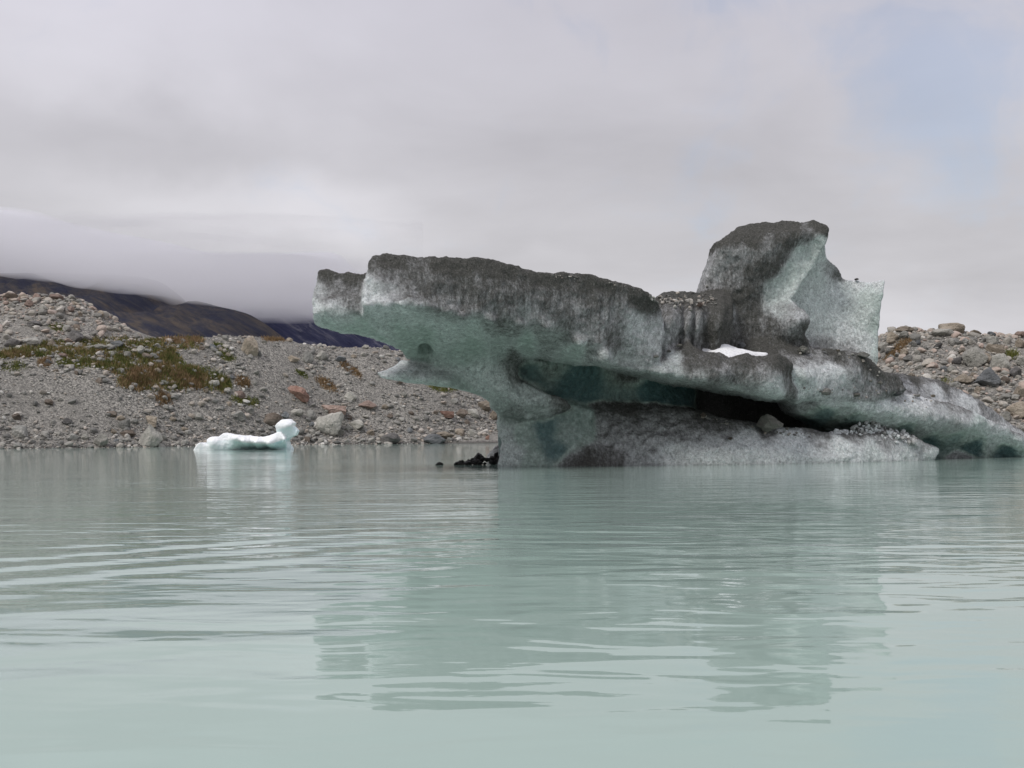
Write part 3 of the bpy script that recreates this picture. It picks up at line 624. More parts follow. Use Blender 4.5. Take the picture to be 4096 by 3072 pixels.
# ================================================================== moraines
def ip(x, pts):
    a = np.array(pts, float); return np.interp(x, a[:, 0], a[:, 1])
CREST = [(-1500,1430),(-300,1415),(0,1400),(300,1378),(529,1349),(617,1350),(970,1347),(1146,1359),(1293,1376),(1450,1390),(1586,1404),(1800,1425),(2100,1470),(3000,1560),(4200,1640),(6000,1690)]
HILL2 = [(-1500,1200),(-300,1185),(0,1176),(53,1171),(223,1192),(294,1196),(329,1224),(411,1258),(470,1305),(529,1336),(617,1420),(800,1560),(6000,1700)]
def shoreY(x): return np.where(x < 0, 216+0.86*x, 216+0.1*x) + 2.0*np.sin(x*0.13)
XS = np.linspace(-140, 170, 621)
_Yc = shoreY(XS)+30
_px = CX + F*XS/_Yc
_zc = np.array([at(p, ip(p, CREST), y)[2] for p, y in zip(_px, _Yc)])
_px2 = CX + F*XS/258.0
_zc2 = np.array([at(p, ip(p, HILL2), 258.0)[2] for p in _px2])
def terr(x, y, detail=True):
    x = np.asarray(x, float); y = np.asarray(y, float)
    t = (y-shoreY(x))/30
    zc = np.interp(x, XS, _zc)
    prof = np.interp(t, [-1, 0, .13, .6, .85, 1.0, 1.3, 2.5, 4], [-.25, 0, .075, .66, .90, .985, .97, .9, .88])
    z = zc*prof
    h2 = np.interp(x, XS, _zc2)*np.interp(y, [150, 200, 222, 258, 300, 340], [-1.0, -0.1, .40, 1.0, .9, .9]) - np.where(y < 195, 6.0, 0.0)
    k = 1.2; d = np.maximum(k-np.abs(z-h2), 0)/k
    z = np.maximum(z, h2) + d*d*k*.25
    if detail:
        P3 = np.stack((x, y, 0*x), -1).reshape(-1, 3)
        n = 0.9*fbm(P3*np.array((.11, .05, 1)), 4, 41) + 0.12*fbm(P3*.5, 3, 43)
        z = z + n.reshape(x.shape)*np.clip((t+.02)*5, 0, 1)
    return z
RCREST = [(2300,1745),(2600,1720),(3000,1640),(3200,1560),(3400,1450),(3515,1387),(3536,1368),(3595,1324),(3680,1330),(3756,1326),(3785,1315),(3848,1318),(3933,1345),(4017,1347),(4076,1343),(4200,1345),(4500,1365),(5200,1420),(6500,1560)]
XR = np.linspace(0, 130, 400)
_pxr = CX + F*XR/120.0
_zcr = np.array([at(p, ip(p, RCREST), 120.0)[2] for p in _pxr])
def terr_r(x, y, detail=True):
    x = np.asarray(x, float); y = np.asarray(y, float)
    z = np.interp(x, XR, _zcr)*np.interp(y, [88, 93, 96, 110, 120, 130, 160], [-.1, 0, .06, .62, 1.0, .98, .8])
    if detail:
        P3 = np.stack((x, y, 0*x), -1).reshape(-1, 3)
        z = z + (0.5*fbm(P3*.14, 4, 51) + 0.2*fbm(P3*.6, 3, 53)).reshape(x.shape)*np.clip((y-92)/6, 0, 1)
    return z
def cast(px, py, fn, y0, y1, n=600):
    ys = np.linspace(y0, y1, n); sx, sz = ray(px, py)
    x = sx*ys; z = H+sz*ys
    d = z-fn(x, ys)
    k = np.where(d <= 0)[0]
    i = k[0] if len(k) else d.argmin()
    return np.array((x[i], ys[i], float(fn(np.array([x[i]]), np.array([ys[i]]))[0])))
def sheet(name, xs, ys, fn, mat, soil=None):
    X, Y = np.meshgrid(xs, ys, indexing='ij'); Z = fn(X, Y)
    nx, ny = X.shape; idx = np.arange(nx*ny).reshape(nx, ny)
    f = np.stack((idx[:-1, :-1], idx[1:, :-1], idx[1:, 1:], idx[:-1, 1:]), -1).reshape(-1, 4)
    VV = np.stack((X, Y, Z), -1).reshape(-1, 3)
    o = link_mesh(name, VV, f, mat)
    fattr(o, 'soil', soil(VV) if soil else np.zeros(len(VV)))
    return o
def project(P3):
    u, w = P3[:, 0]/P3[:, 1], (P3[:, 2]-H)/P3[:, 1]
    return CX+F*(CR*u+SR*w), HY-F*(-SR*u+CR*w)
# vegetation zones on the slope: (outline in photo pixels turned into ground polygons below)
VEG = [
 ('mix',  [(-200,1440),(0,1415),(150,1375),(350,1360),(560,1345),(800,1348),(830,1372),(790,1395),(700,1400),(730,1450),(790,1480),(880,1500),(930,1545),(900,1575),(830,1555),(640,1560),(560,1562),(470,1545),(480,1510),(420,1480),(330,1460),(250,1430),(120,1430),(0,1440),(-200,1460)]),
 ('moss', [(222,1430),(270,1425),(335,1445),(340,1475),(290,1480),(230,1462)]),
 ('moss', [(855,1370),(900,1390),(940,1440),(900,1450),(860,1410)]),
 ('moss', [(740,1470),(830,1480),(910,1520),(930,1565),(890,1570),(850,1530),(760,1500)]),
]
def in_poly(px, py, poly):
    return poly_sdf(np.array(poly, float), np.stack((px, py), 1)) < 0
def soil_l(VV):
    s = np.zeros(len(VV)); px, py = project(VV)
    ok = (VV[:, 1] < 262)
    for kind, poly in VEG:
        d = poly_sdf(np.array(poly, float), np.stack((px, py), 1))
        s = np.maximum(s, np.clip(0.35-d/30, 0, 0.5)*ok)
    return s
_y = np.concatenate((np.arange(120, 250, 0.42), np.arange(250, 345, 1.2)))
mor = sheet('moraine_slope', np.arange(-135, 165, 0.42), _y, terr, SCREE, soil_l)
tag(mor, kind='structure')
morr = sheet('moraine_mound', np.arange(6, 120, 0.3), np.arange(88, 162, 0.3), terr_r, SCREE)
tag(morr, kind='structure')
# ================================================================== boulders of the far shore
NB = [0]
def boulder(px, py, w, h, col, label, fn, y0, y1, shape='b', tilt=0.0, group=None, cat='boulder', name='boulder', depth=None, sink=0.2, base=None, yaw=None, seed=None, taper=0.0):
    NB[0] += 1
    i = NB[0] if seed is None else seed
    p = base if base is not None else cast(px, py, fn, y0, y1)
    Y = p[1]; k = Y/F
    W, Hh = w*k, h*k
    D = (depth or 0.9)*max(W*0.85, Hh)
    pool = ROUND if shape == 'r' else BLOCK
    key = (shape, i % len(pool), taper); v, f = pool[i % len(pool)]
    if taper:
        v = v.copy(); v[:, :2] *= (1-taper*np.clip((v[:, 2:]+1)/2, 0, 1)**1.3); v[:, 0] += 0.12*taper*(v[:, 2]+1)
    o = rock_obj(name, key, v, f, ROCK[col])
    hh = Hh*(1+sink)
    sx, sz = ray(px, py)
    o.location = (sx*Y, Y + D*0.12, H + sz*Y + Hh - hh/2)
    o.scale = (W/2, D/2, hh/2)
    o.rotation_euler = (rng.normal()*0.06, tilt, (rng.normal()*0.25 if yaw is None else yaw))
    tag(o, label, cat, group)
    return o
def L(*a, **k): return boulder(*a, fn=terr, y0=125, y1=300, **k)
def Rr(*a, **k): return boulder(*a, fn=terr_r, y0=88, y1=140, **k)
TAKEN = []
LEFT = [
 (597,1786,118,90,'pale','largest pale pointed boulder at the waterline below the grassy bench','b'),
 (400,1785,84,54,'pale','smooth broad pale boulder at the waterline left of the pointed boulder','r'),
 (79,1748,60,48,'grey','round grey boulder above the waterline near the left end of the shore','r'),
 (288,1764,50,32,'grey','low grey boulder left of the smooth broad waterline boulder','b'),
 (338,1760,38,26,'pale','small pale stone just behind the smooth broad waterline boulder','r'),
 (508,1748,66,28,'brown','flat dark brown boulder left of the pointed waterline boulder','b'),
 (497,1716,46,42,'grey','upright grey boulder above the flat dark brown boulder','r'),
 (482,1684,38,24,'tan','tan wedge of rock topping the upright grey boulder','b'),
 (605,1704,56,42,'tan','blocky tan boulder directly above the pointed waterline boulder','b'),
 (264,1698,38,28,'dark','small dark angular boulder low on the scree at left','b'),
 (952,1678,60,36,'grey','broad grey boulder upslope of the small white ice floe','b'),
 (1090,1700,72,50,'brown','brown rounded boulder just behind the knob of the white ice floe','r'),
 (1187,1663,54,28,'pale','pale low boulder above and right of the ice floe knob','r'),
 (1240,1674,46,36,'grey','grey boulder beside the pale low boulder above the floe','b'),
 (1317,1732,114,86,'pale','biggest round grey white-veined boulder on the shore right of the ice floe','r'),
 (1352,1745,54,34,'pale','pale angular stone leaning on the biggest round boulder','b'),
 (1428,1717,64,40,'pale','light boulder right of the biggest round boulder','r'),
 (1561,1776,84,44,'dark','dark flat-sided boulder at the waterline right of the round boulder','b'),
 (1738,1773,96,38,'slate','long pale grey slab at the waterline left of the iceberg foot','b'),
 (1775,1757,84,32,'tan','tan slab behind the long grey waterline slab','b'),
 (1333,1655,112,36,'pink','flat pinkish boulder above the biggest round boulder','b'),
 (1466,1633,82,32,'pink','pink brown boulder midway up the slope right of the flat pinkish one','b'),
 (1190,1588,104,44,'red','long rust red boulder lying diagonally in the middle of the scree','b'),
 (995,1420,84,78,'tan','tall craggy boulder standing up on the skyline of the slope','b'),
 (1288,1440,54,38,'pale','pale blocky boulder below the skyline, right of the craggy one','b'),
 (1228,1449,50,46,'grey','grey leaning boulder beside the pale blocky skyline boulder','b'),
 (1172,1447,54,26,'tan','tan flat-topped boulder left of the grey leaning boulder','b'),
 (1361,1447,48,24,'slate','slate grey low boulder near the skyline left of the shelf tip','b'),
 (855,1549,46,30,'pale','round pale boulder at the right edge of the grassy bench','r'),
 (956,1590,48,28,'pink','pinkish round boulder below the right edge of the grass','r'),
 (1402,1602,54,36,'pale','pale boulder alone on the smooth scree below the brown strips of scrub','b'),
 (1617,1589,28,22,'pale','small cream boulder on the scree under the shelf tongue','r'),
 (1785,1669,68,26,'red','orange brown long boulder near the iceberg neck','b'),
 (1845,1668,52,34,'brown','brown lump of rock right of the orange long boulder','r'),
 (1893,1667,50,32,'pale','pale greenish boulder right of the brown lump','r'),
 (1938,1643,58,42,'tan','white patched boulder touching the outline of the iceberg neck','b'),
 (1978,1680,54,42,'tan','tan ribbed block tucked against the iceberg pedestal','b'),
 (1839,1741,42,28,'tan','round tan boulder low on the shore left of the pedestal','r'),
 (1950,1759,17,18,'red','small rust orange stone beside the pedestal','r'),
 (38,1196,60,28,'brown','brown boulder on top of the hill at the left edge','b'),
 (225,1200,62,26,'pink','broad pinkish boulder on the crest of the left hill','b'),
 (136,1309,58,28,'dark','dark slab halfway down the left hill','b'),
 (300,1364,68,42,'dark','dark craggy boulder with a black hollow at the foot of the left hill','b'),
 (49,1386,58,32,'dark','dark round topped boulder in the grass at far left','r'),
 (117,1376,76,26,'grey','tilted striped grey slab in the grass at left','b'),
 (203,1390,44,36,'tan','tan pointed boulder standing in the grass at left','b'),
 (353,1404,42,24,'pale','pale oval boulder in the grass below the dark craggy one','r'),
 (402,1399,66,24,'pale','long pale boulder in the middle of the grassy bench','r'),
 (468,1389,54,28,'slate','grey dome shaped boulder at the top of the grassy bench','r'),
 (560,1420,44,40,'pale','egg shaped pale boulder perched on a darker one in the grass','r'),
 (585,1436,50,26,'brown','dark brown boulder under the egg shaped one','b'),
 (509,1432,34,28,'pale','rounded pale boulder left of the egg shaped one','r'),
 (252,1433,44,22,'pink','pinkish grey boulder left of the bright moss patch','b'),
 (481,1493,36,22,'pale','lone pale boulder inside the brown grass','r'),
 (655,1540,42,20,'pale','pale flat boulder at the lower edge of the brown grass','b'),
 (630,1496,34,26,'tan','tan boulder near the middle right of the brown grass','b'),
 (307,1322,32,26,'brown','brown block on the right flank of the left hill','b'),
 (400,1270,36,30,'tan','rounded tan boulder on the skyline shoulder of the left hill','r'),
 (625,1392,34,20,'pale','pale block at the top right of the grassy bench','b'),
]
for (px, py, w, h, c, lab, shp) in LEFT:
    kw = {}
    if 'rust red' in lab: kw = dict(tilt=0.45, depth=0.7)
    if 'pointed boulder at the waterline' in lab: kw = dict(seed=3, taper=0.62)
    if 'craggy boulder standing' in lab: kw = dict(taper=0.45)
    if 'tan pointed' in lab or 'smooth broad' in lab: kw = dict(taper=0.4)
    if 'striped' in lab: kw = dict(tilt=-0.22)
    L(px, py, w, h, c, lab, shape=shp, **kw); TAKEN.append((px, py-h/2, max(w, h)/2))
RIGHT = [
 (3811,1332,124,42,'tan','broad tan boulder forming the top of the right hand mound','r'),
 (3772,1345,88,32,'pale','pale boulder in front of the broad summit boulder','r'),
 (3615,1326,84,22,'tan','flat tan boulder on the left shoulder of the mound','b'),
 (3573,1369,62,44,'tan','tan angular boulder at the left skyline of the mound beside the ice fin','b'),
 (3622,1356,54,34,'pale','pale greenish boulder right of the angular skyline one','r'),
 (3900,1464,92,80,'pale','big swirled white-veined boulder in the middle of the mound','r'),
 (3938,1457,60,50,'tan','tan boulder overlapping the right side of the swirled one','r'),
 (4004,1480,80,68,'pale','big round cream boulder right of the swirled one','r'),
 (3972,1387,64,44,'pale','pale boulder, upper of the pair above the round cream one','r'),
 (3982,1414,66,38,'tan','tan boulder, lower of the pair above the round cream one','b'),
 (3953,1544,108,76,'slate','large blue grey angular block below the round cream boulder','b'),
 (4062,1510,54,44,'dark','dark grey cube-like boulder right of the blue grey block','b'),
 (4023,1534,42,32,'brown','brown round boulder at the right foot of the blue grey block','r'),
 (4078,1670,96,66,'tan','great rounded tan boulder low at the right edge of the mound','r'),
 (4026,1682,46,38,'pale','pale wedge left of the great rounded tan boulder','b'),
 (3917,1570,42,26,'tan','tan split boulder under the blue grey block','b'),
 (4082,1594,46,50,'tan','upright tan boulder at the right edge above the great rounded one','b'),
 (3752,1395,46,22,'dark','dark slate plank lying tilted below the summit boulder','b'),
 (3619,1425,36,36,'tan','tan wedge standing beside the strip of orange grass','b'),
 (3827,1455,44,28,'dark','dark oval boulder left of the swirled one','r'),
 (3808,1494,36,36,'pale','pale upright oval boulder below the dark oval','r'),
 (3777,1485,34,22,'slate','blue grey smooth oval stone beside the pale upright oval','r'),
 (3851,1532,84,38,'tan','long tan boulder just above the dirty ice slope','b'),
 (3531,1400,36,32,'pale','pale boulder peeping out right behind the ice fin','b'),
 (3902,1343,56,24,'tan','tan wedge on the skyline right of the summit boulder','b'),
 (4080,1350,44,26,'pink','pinkish brown boulder on the skyline at the right edge','r'),
 (3634,1443,46,24,'grey','grey angular boulder under the tan wedge','b'),
 (4083,1390,52,36,'tan','tan craggy boulder at the right edge below the skyline','b'),
 (4088,1464,52,44,'pale','pale greenish boulder at the right edge beside the round cream one','b'),
 (3968,1347,34,22,'slate','slate grey wedge on the skyline','b'),
]
for (px, py, w, h, c, lab, shp) in RIGHT:
    kw = {}
    if 'plank' in lab: kw = dict(tilt=-0.85, depth=0.4)
    Rr(px, py, w, h, c, lab, shape=shp, **kw); TAKEN.append((px, py-h/2, max(w, h)/2))
def clear(px, py, r, f=0.8):
    return all((px-a)**2+(py-b)**2 > (f*(c+r))**2 for a, b, c in TAKEN)
cols = ['grey', 'pale', 'grey', 'pale', 'tan', 'tan', 'slate', 'grey', 'brown', 'grey']
n = 0
for t in range(6000):
    if n >= 110: break
    px = rng.uniform(-250, 2000)
    u = rng.uniform()
    sky, shore = ip(px, CREST), 1793-0.010*px
    py = shore - (shore-sky)*(u**1.5 if rng.uniform() < 0.7 else u)
    w = rng.uniform(20, 34) if rng.uniform() < 0.8 else rng.uniform(34, 46)
    if not clear(px, py, w/2): continue
    if 1050 < px < 1900 and 1450 < py < 1610 and rng.uniform() < 0.8: continue
    if px < 850 and 1540 < py < 1660 and rng.uniform() < 0.75: continue
    c = cols[rng.integers(len(cols))]
    zone = 'lower' if py > 1640 else 'upper'
    L(px, py, w, w*rng.uniform(0.5, 0.8), c, f'one of the ordinary stones on the {zone} part of the left shore slope',
      shape='r' if rng.uniform() < 0.3 else 'b', group=f'ordinary stones on the {zone} left slope'); TAKEN.append((px, py, w/2)); n += 1
n = 0
for t in range(6000):
    if n >= 55: break
    px = rng.uniform(3500, 4230); py = rng.uniform(ip(px, RCREST)+8, min(1780, 1500+(px-3500)*0.45))
    w = rng.uniform(20, 42)
    if not clear(px, py, w/2, 0.7): continue
    Rr(px, py, w, w*rng.uniform(0.5, 0.85), cols[rng.integers(len(cols))], 'one of the ordinary stones of the right hand rubble mound',
       shape='r' if rng.uniform() < 0.55 else 'b', group='ordinary stones on the right mound'); TAKEN.append((px, py, w/2)); n += 1
# warm heap of rocks on the crest of the left hill
n = 0
for t in range(3000):
    if n >= 24: break
    px = rng.uniform(-60, 330); py = ip(px, HILL2)+rng.uniform(6, 60)
    w = rng.uniform(16, 38)
    if not clear(px, py, w/2, 0.6): continue
    L(px, py, w, w*rng.uniform(0.5, 0.8), ['pink', 'tan', 'tan', 'pale'][rng.integers(4)], 'one of the warm tan blocks heaped along the crest of the left hill',
      group='tan blocks on the crest of the left hill'); TAKEN.append((px, py, w/2)); n += 1

# small rubble: nobody could count it
def rubble(name, n, fn, xr, yr, size, mat, variants, seed, dens=None, sinkr=0.3):
    r = np.random.default_rng(seed)
    x = r.uniform(*xr, n*3); y = r.uniform(*yr, n*3)
    if dens is not None:
        k = r.uniform(size=len(x)) < dens(x, y); x, y = x[k], y[k]
    x, y = x[:n], y[:n]
    z = fn(x, y)
    s = size[0]*(1-r.uniform(size=len(x)))**(-1/size[2]); s = np.minimum(s, size[1])
    o = scatter_mesh(name, np.stack((x, y, z), 1), s, mat, variants, seed, sinkr)
    return tag(o, kind='stuff')
def dl(x, y):
    t = (y-shoreY(x))/30
    cl = 0.5+0.5*vnoise(np.stack((x*.16, y*.09, 0*x), 1), 61)
    return np.where((t < -0.02) | (t > 1.35), 0.0, np.clip(0.18+1.2*cl*cl-0.1*(t > .3)+0.5*(t < .25), 0, 1))
rubble('shore_rubble', 27000, terr, (-100, 30), (135, 255), (0.12, 0.62, 2.5), RUB, SMALL, 71, dl)
rubble('hill_rubble', 3500, terr, (-125, -45), (222, 266), (0.2, 1.0, 2.2), RUBW, SMALL, 72, lambda x, y: np.where(y > 244, 1.0, 0.35))
rubble('mound_rubble', 8500, terr_r, (20, 66), (92, 130), (0.10, 0.60, 2.1), RUBW, MIDS[:6], 73)

# ================================================================== vegetation
GB = grass_material('tussock_brown', [(0.25, (0.10, 0.065, 0.03)), (0.5, (0.21, 0.14, 0.075)), (0.75, (0.34, 0.24, 0.14))])
GM = grass_material('moss_green', [(0.25, (0.05, 0.065, 0.018)), (0.5, (0.11, 0.125, 0.03)), (0.75, (0.20, 0.19, 0.06))])
GMIX = grass_material('mixed_tussock', [(0.25, (0.07, 0.09, 0.025)), (0.48, (0.125, 0.13, 0.04)), (0.62, (0.20, 0.15, 0.07)), (0.8, (0.30, 0.215, 0.12))])
def blades(name, poly, n, h, fn, y0, y1, mat, seed, width=0.05, ragged=0.35, patchy=None):
    r = np.random.default_rng(seed); P_ = np.array(poly, float)
    lo, hi = P_.min(0), P_.max(0); pts = []
    cl = []
    while len(cl) < n//14:
        c = r.uniform(lo, hi)
        if poly_sdf(P_, c[None])[0] < -2 and (patchy is None or vnoise(np.array([[c[0]/45, c[1]/20, seed]]))[0]+0.5*vnoise(np.array([[c[0]/16, c[1]/9, seed]]))[0] > patchy): cl.append(c)
    cl = np.array(cl)
    B = np.array([cast(a, b, fn, y0, y1, 240) for a, b in cl])
    k = np.repeat(np.arange(len(B)), 14); m = len(k)
    base = B[k] + np.stack((r.normal(0, .28, m), r.normal(0, .32, m), np.zeros(m)), 1)
    base[:, 2] = fn(base[:, 0], base[:, 1])-0.04
    hh = h*r.uniform(0.45, 1.2, m)*(1+ragged*r.normal(size=len(B)))[k].clip(0.4, 1.6)
    a = r.uniform(0, 6.28, m); lean = r.normal(0, 0.35, (m, 2))
    w = width*r.uniform(0.7, 1.5, m)
    dx, dy = np.cos(a)*w, np.sin(a)*w
    v0 = base + np.stack((dx, dy, 0*dx), 1); v1 = base - np.stack((dx, dy, 0*dx), 1)
    top = base + np.stack((lean[:, 0]*hh, lean[:, 1]*hh, hh), 1)
    VV = np.stack((v0, v1, top), 1).reshape(-1, 3)
    return link_mesh(name, VV, np.arange(3*m).reshape(-1, 3), mat, smooth=False)
tag(blades('bench_grass', VEG[0][1], 30000, 0.62, terr, 140, 262, GMIX, 81, 0.08, patchy=-0.22), kind='stuff')
BROWN = [(480,1520),(560,1480),(640,1470),(700,1500),(790,1490),(830,1540),(800,1560),(650,1555),(560,1563),(480,1548)]
tag(blades('brown_grass', BROWN, 7500, 0.7, terr, 140, 262, GB, 82, 0.08, patchy=-0.12), kind='stuff')
def patch(poly, n, h, mat, lab, cat, seed, fn=terr, y0=140, y1=262, name='moss_patch', group=None, width=0.06):
    return tag(blades(name, poly, n, h, fn, y0, y1, mat, seed, width), lab, cat, group)
patch([(-40,1412),(60,1408),(145,1412),(140,1428),(40,1432),(-40,1430)], 1500, 0.5, GB, 'tan grass band at the far left end of the bench', 'grass', 101, name='grass_patch')
patch([(202,1308),(235,1298),(268,1318),(262,1330),(215,1326)], 700, 0.5, GM, 'green moss patch low on the front of the left hill', 'moss', 102)
patch([(918,1604),(960,1598),(1034,1612),(1030,1624),(960,1622)], 900, 0.42, GM, 'olive moss patch on the scree below the right end of the bench', 'moss', 103)
patch([(940,1524),(985,1522),(1008,1540),(990,1552),(948,1546)], 900, 0.5, GB, 'rust coloured scrub right of the long green moss band', 'scrub', 104, name='scrub_strip')
patch([(-30,1455),(60,1450),(120,1470),(90,1490),(0,1488)], 900, 0.3, GM, 'thin green moss below the tan grass at far left', 'moss', 105)
patch([(620,1355),(700,1348),(800,1352),(812,1372),(700,1380),(630,1372)], 1600, 0.6, GB, 'tawny grass along the top of the bench below the mountain', 'grass', 106, name='grass_patch')
patch(VEG[1][1], 1800, 0.38, GM, 'bright green moss patch on the scree below the left boulders', 'moss', 83)
patch(VEG[2][1], 1500, 0.40, GM, 'green strip of moss running down from the skyline beside the craggy boulder', 'moss', 84)
patch(VEG[3][1], 2600, 0.42, GM, 'long green moss band at the right end of the grassy bench', 'moss', 85)
patch([(1355,1447),(1385,1455),(1420,1480),(1450,1507),(1440,1513),(1400,1498),(1370,1475)], 1100, 0.45, GB, 'brown diagonal strip of scrub high on the bare scree', 'scrub', 86, name='scrub_strip')
patch([(1255,1515),(1290,1518),(1330,1540),(1355,1572),(1330,1573),(1285,1550)], 1200, 0.45, GB, 'brown diagonal strip of scrub right of the rust red boulder', 'scrub', 87, name='scrub_strip')
patch([(1184,1484),(1205,1485),(1232,1508),(1225,1517),(1200,1503)], 500, 0.35, GM, 'small olive strip of scrub left of the two brown strips', 'scrub', 88, name='scrub_strip')
patch([(1690,1532),(1740,1545),(1830,1552),(1835,1562),(1790,1568),(1765,1574),(1720,1555)], 1300, 0.4, GM, 'olive moss patch showing just below the iceberg tongue', 'moss', 89)
patch([(625,1588),(640,1582),(675,1590),(692,1612),(680,1620),(630,1617)], 800, 0.55, GB, 'single rusty brown bush on the grey scree below the brown grass', 'bush', 90, name='low_bush')
patch([(150,1445),(190,1438),(205,1460),(180,1475),(155,1465)], 700, 0.5, GB, 'dark brown bush left of the bright moss patch', 'bush', 91, name='low_bush')
patch([(1040,1355),(1100,1350),(1140,1356),(1140,1366),(1060,1368)], 900, 0.5, GB, 'tan grass tuft on the skyline right of the craggy boulder', 'grass', 92, name='grass_tuft')
patch([(3538,1440),(3560,1420),(3590,1390),(3612,1362),(3665,1346),(3672,1352),(3640,1372),(3618,1385),(3598,1415),(3575,1432),(3545,1446)], 1500, 0.34, GB, 'orange brown strip of grass curving down the left side of the right mound', 'grass', 93, terr_r, 88, 140, 'grass_tuft', None, 0.035)
patch([(4030,1415),(4060,1408),(4078,1414),(4068,1436),(4040,1438)], 420, 0.5, GM, 'green tuft of grass above the round cream boulder', 'grass', 94, terr_r, 88, 140, 'grass_tuft', None, 0.035)
patch([(3768,1520),(3795,1518),(3790,1530),(3770,1530)], 160, 0.3, GM, 'small olive tuft low on the mound above the dirty ice', 'grass', 95, terr_r, 88, 140, 'grass_tuft', None, 0.03)

# ================================================================== small white ice floe
fl = tag(empty('ice_floe', tuple(at(960, 1800, 127))), 'small bright white and cyan ice floe with a knob at its right end', 'ice floe')
FP = [
 dict(name='floe_body', out=[(775,1799,126),(789,1775,126),(800,1770,126),(826,1777,126.3),(826,1758,126.5),(846,1747,126.7),(874,1747,127),(895,1730,127.2),(925,1739,127),(985,1742,126.8),(1012,1747,127),(1053,1749,127),(1080,1743,127),(1107,1731,127),(1125,1730,127),(1142,1752,127),(1146,1790,127.5),(1146,1815,127.5),(775,1815,126)],
   pts=[(850,1765,126.1),(930,1757,125.8),(971,1768,125.6),(1020,1772,125.6),(1072,1775,125.7),(1135,1753,126),(860,1795,126.4),(930,1790,127.2),(1000,1792,127.9),(1072,1792,128.0),(1130,1790,127.6),(930,1765,126.6),(971,1777,126.9),(1020,1781,127.1),(1072,1785,127.1),(1130,1764,127.0)], T=5, t0=1.5, w=1.0, e=0.07, reg=1e-4, rag=0.09),
 dict(name='floe_knob', out=[(1107,1740,127.3),(1107,1726,127.3),(1104,1712,127.2),(1101,1704,127.1),(1123,1682,127.2),(1145,1673,127.4),(1161,1677,127.5),(1181,1690,127.5),(1173,1704,127.5),(1190,1722,127.5),(1183,1742,127.5),(1158,1753,127.6),(1150,1761,127.8),(1156,1777,127.9),(1168,1795,127.9),(1168,1815,127.9),(1120,1815,127.9),(1115,1760,127.6)],
   pts=[(1140,1700,126.7),(1110,1708,126.9),(1165,1702,126.9),(1150,1725,127.2),(1140,1780,127.6)], T=3, t0=0.7, w=0.8, e=0.06, k=0.08, reg=1e-4, rag=0.09)]
FV, FF_, FI = build_solid(FP, -38.5, -23.5, -0.9, 3.6, 0.07, lambda x: 124+0*x, 10)
FN_ = vnormals(FV, FF_)
FV = FV + FN_*((0.06*fbm(FV*1.3, 5, 4, 0.65) + 0.05*fbm(FV*0.9, 3, 8, 0.5, ridged=True)))[:, None]; FN_ = vnormals(FV, FF_)
qx, qy = project(FV)
cap = np.interp(qx, [775,826,850,930,971,1020,1072,1142,1143], [1790,1762,1760,1757,1768,1772,1776,1754,1754])
ft = np.clip((qy-cap+3)/8, 0, 1)*np.interp(qx, [775,830,960,1040,1145], [0.15,.45,.75,1.0,.9])
kn = FI == 1
ft[kn] = np.clip((qy[kn]-np.interp(qx[kn], [1100,1175], [1716,1702])+3)/8, 0, 1)*0.7
fo = np.array(fl.location)
ft = ft*0.75
split_parts(fl, FV-fo, FF_, FI, FN_, [p['name'] for p in FP], WICE, {'tint': ft})

# ================================================================== stones lying on the iceberg
def onberg(px, py, w, h, col, label, shape='b', tilt=0.0, group=None, sink=0.15, dz=0, **k):
    p = hit_berg(px, py)
    b = p + np.array((0, -0.5 if w > 100 else -0.05, 0))
    return boulder(px, py, w, h, col, label, None, 0, 0, shape=shape, tilt=tilt, group=group, cat='stone', name='stone', base=b, sink=sink, **k)
ST = [
 (3085,1716,104,58,'pale','largest pale tan boulder resting on the lower ice slab before the dark hollow','b',0.22),
 (3068,1727,44,20,'pale','white oval stone leaning on the front of the largest boulder','r',0.1),
 (2967,1390,32,22,'slate','round grey stone above the right end of the snow patch','r',0),
 (3213,1408,50,26,'pale','pale angular slab on the dark dirt at the foot of the fin','b',0.15),
 (3455,1427,58,20,'grey','flat grey slab on the dirt ridge below the right edge of the fin','b',0),
 (3307,1578,44,26,'grey','grey round stone on the ice step below the pale mound','r',0.2),
 (3428,1586,30,14,'pale','white flat stone on the lip of the right hand ice step','r',0),
 (3521,1536,20,14,'pale','cream stone on dirt right of the pale mound','b',0),
 (3484,1527,12,9,'pale','tiny cream stone left of the cream stone on the dirt','r',0),
 (3733,1588,20,11,'tan','yellowish block on the dirty ice at the right','b',0),
 (2814,1666,26,18,'brown','brown stone at the left of the upper edge of the lower slab','b',0.2),
 (2716,1387,28,12,'pale','pale flat stone on the left rise of the ledge','r',0),
 (2676,1408,20,10,'grey','small grey stone further down the left rise of the ledge','r',0),
 (2625,1430,24,9,'pale','flat pale stone at the low left end of the ledge','r',0),
 (2922,1758,20,10,'brown','dark stone frozen in the front face of the lower slab','b',-0.4),
 (3147,1718,14,10,'pale','little pale stone right of the largest boulder','r',0),
 (3670,1586,26,10,'grey','grey flat stone left of the yellowish block','r',0),
 (3590,1582,40,14,'slate','slate flake on the edge of the right hand ice step','b',0),
 (3427,1121,18,9,'dark','dark pebble on the upper edge of the fin','r',0),
 (3295,1402,20,9,'pale','pale chip left of the row of pebbles under the fin','b',0),
 (3352,1405,18,8,'tan','tan chip in the row of pebbles under the fin','b',0),
 (2800,1226,24,18,'pink','pinkish block on the gravelly saddle top','b',0.2),
]
for (px, py, w, h, c, lab, shp, tl) in ST: onberg(px, py, w, h, c, lab, shp, tl)
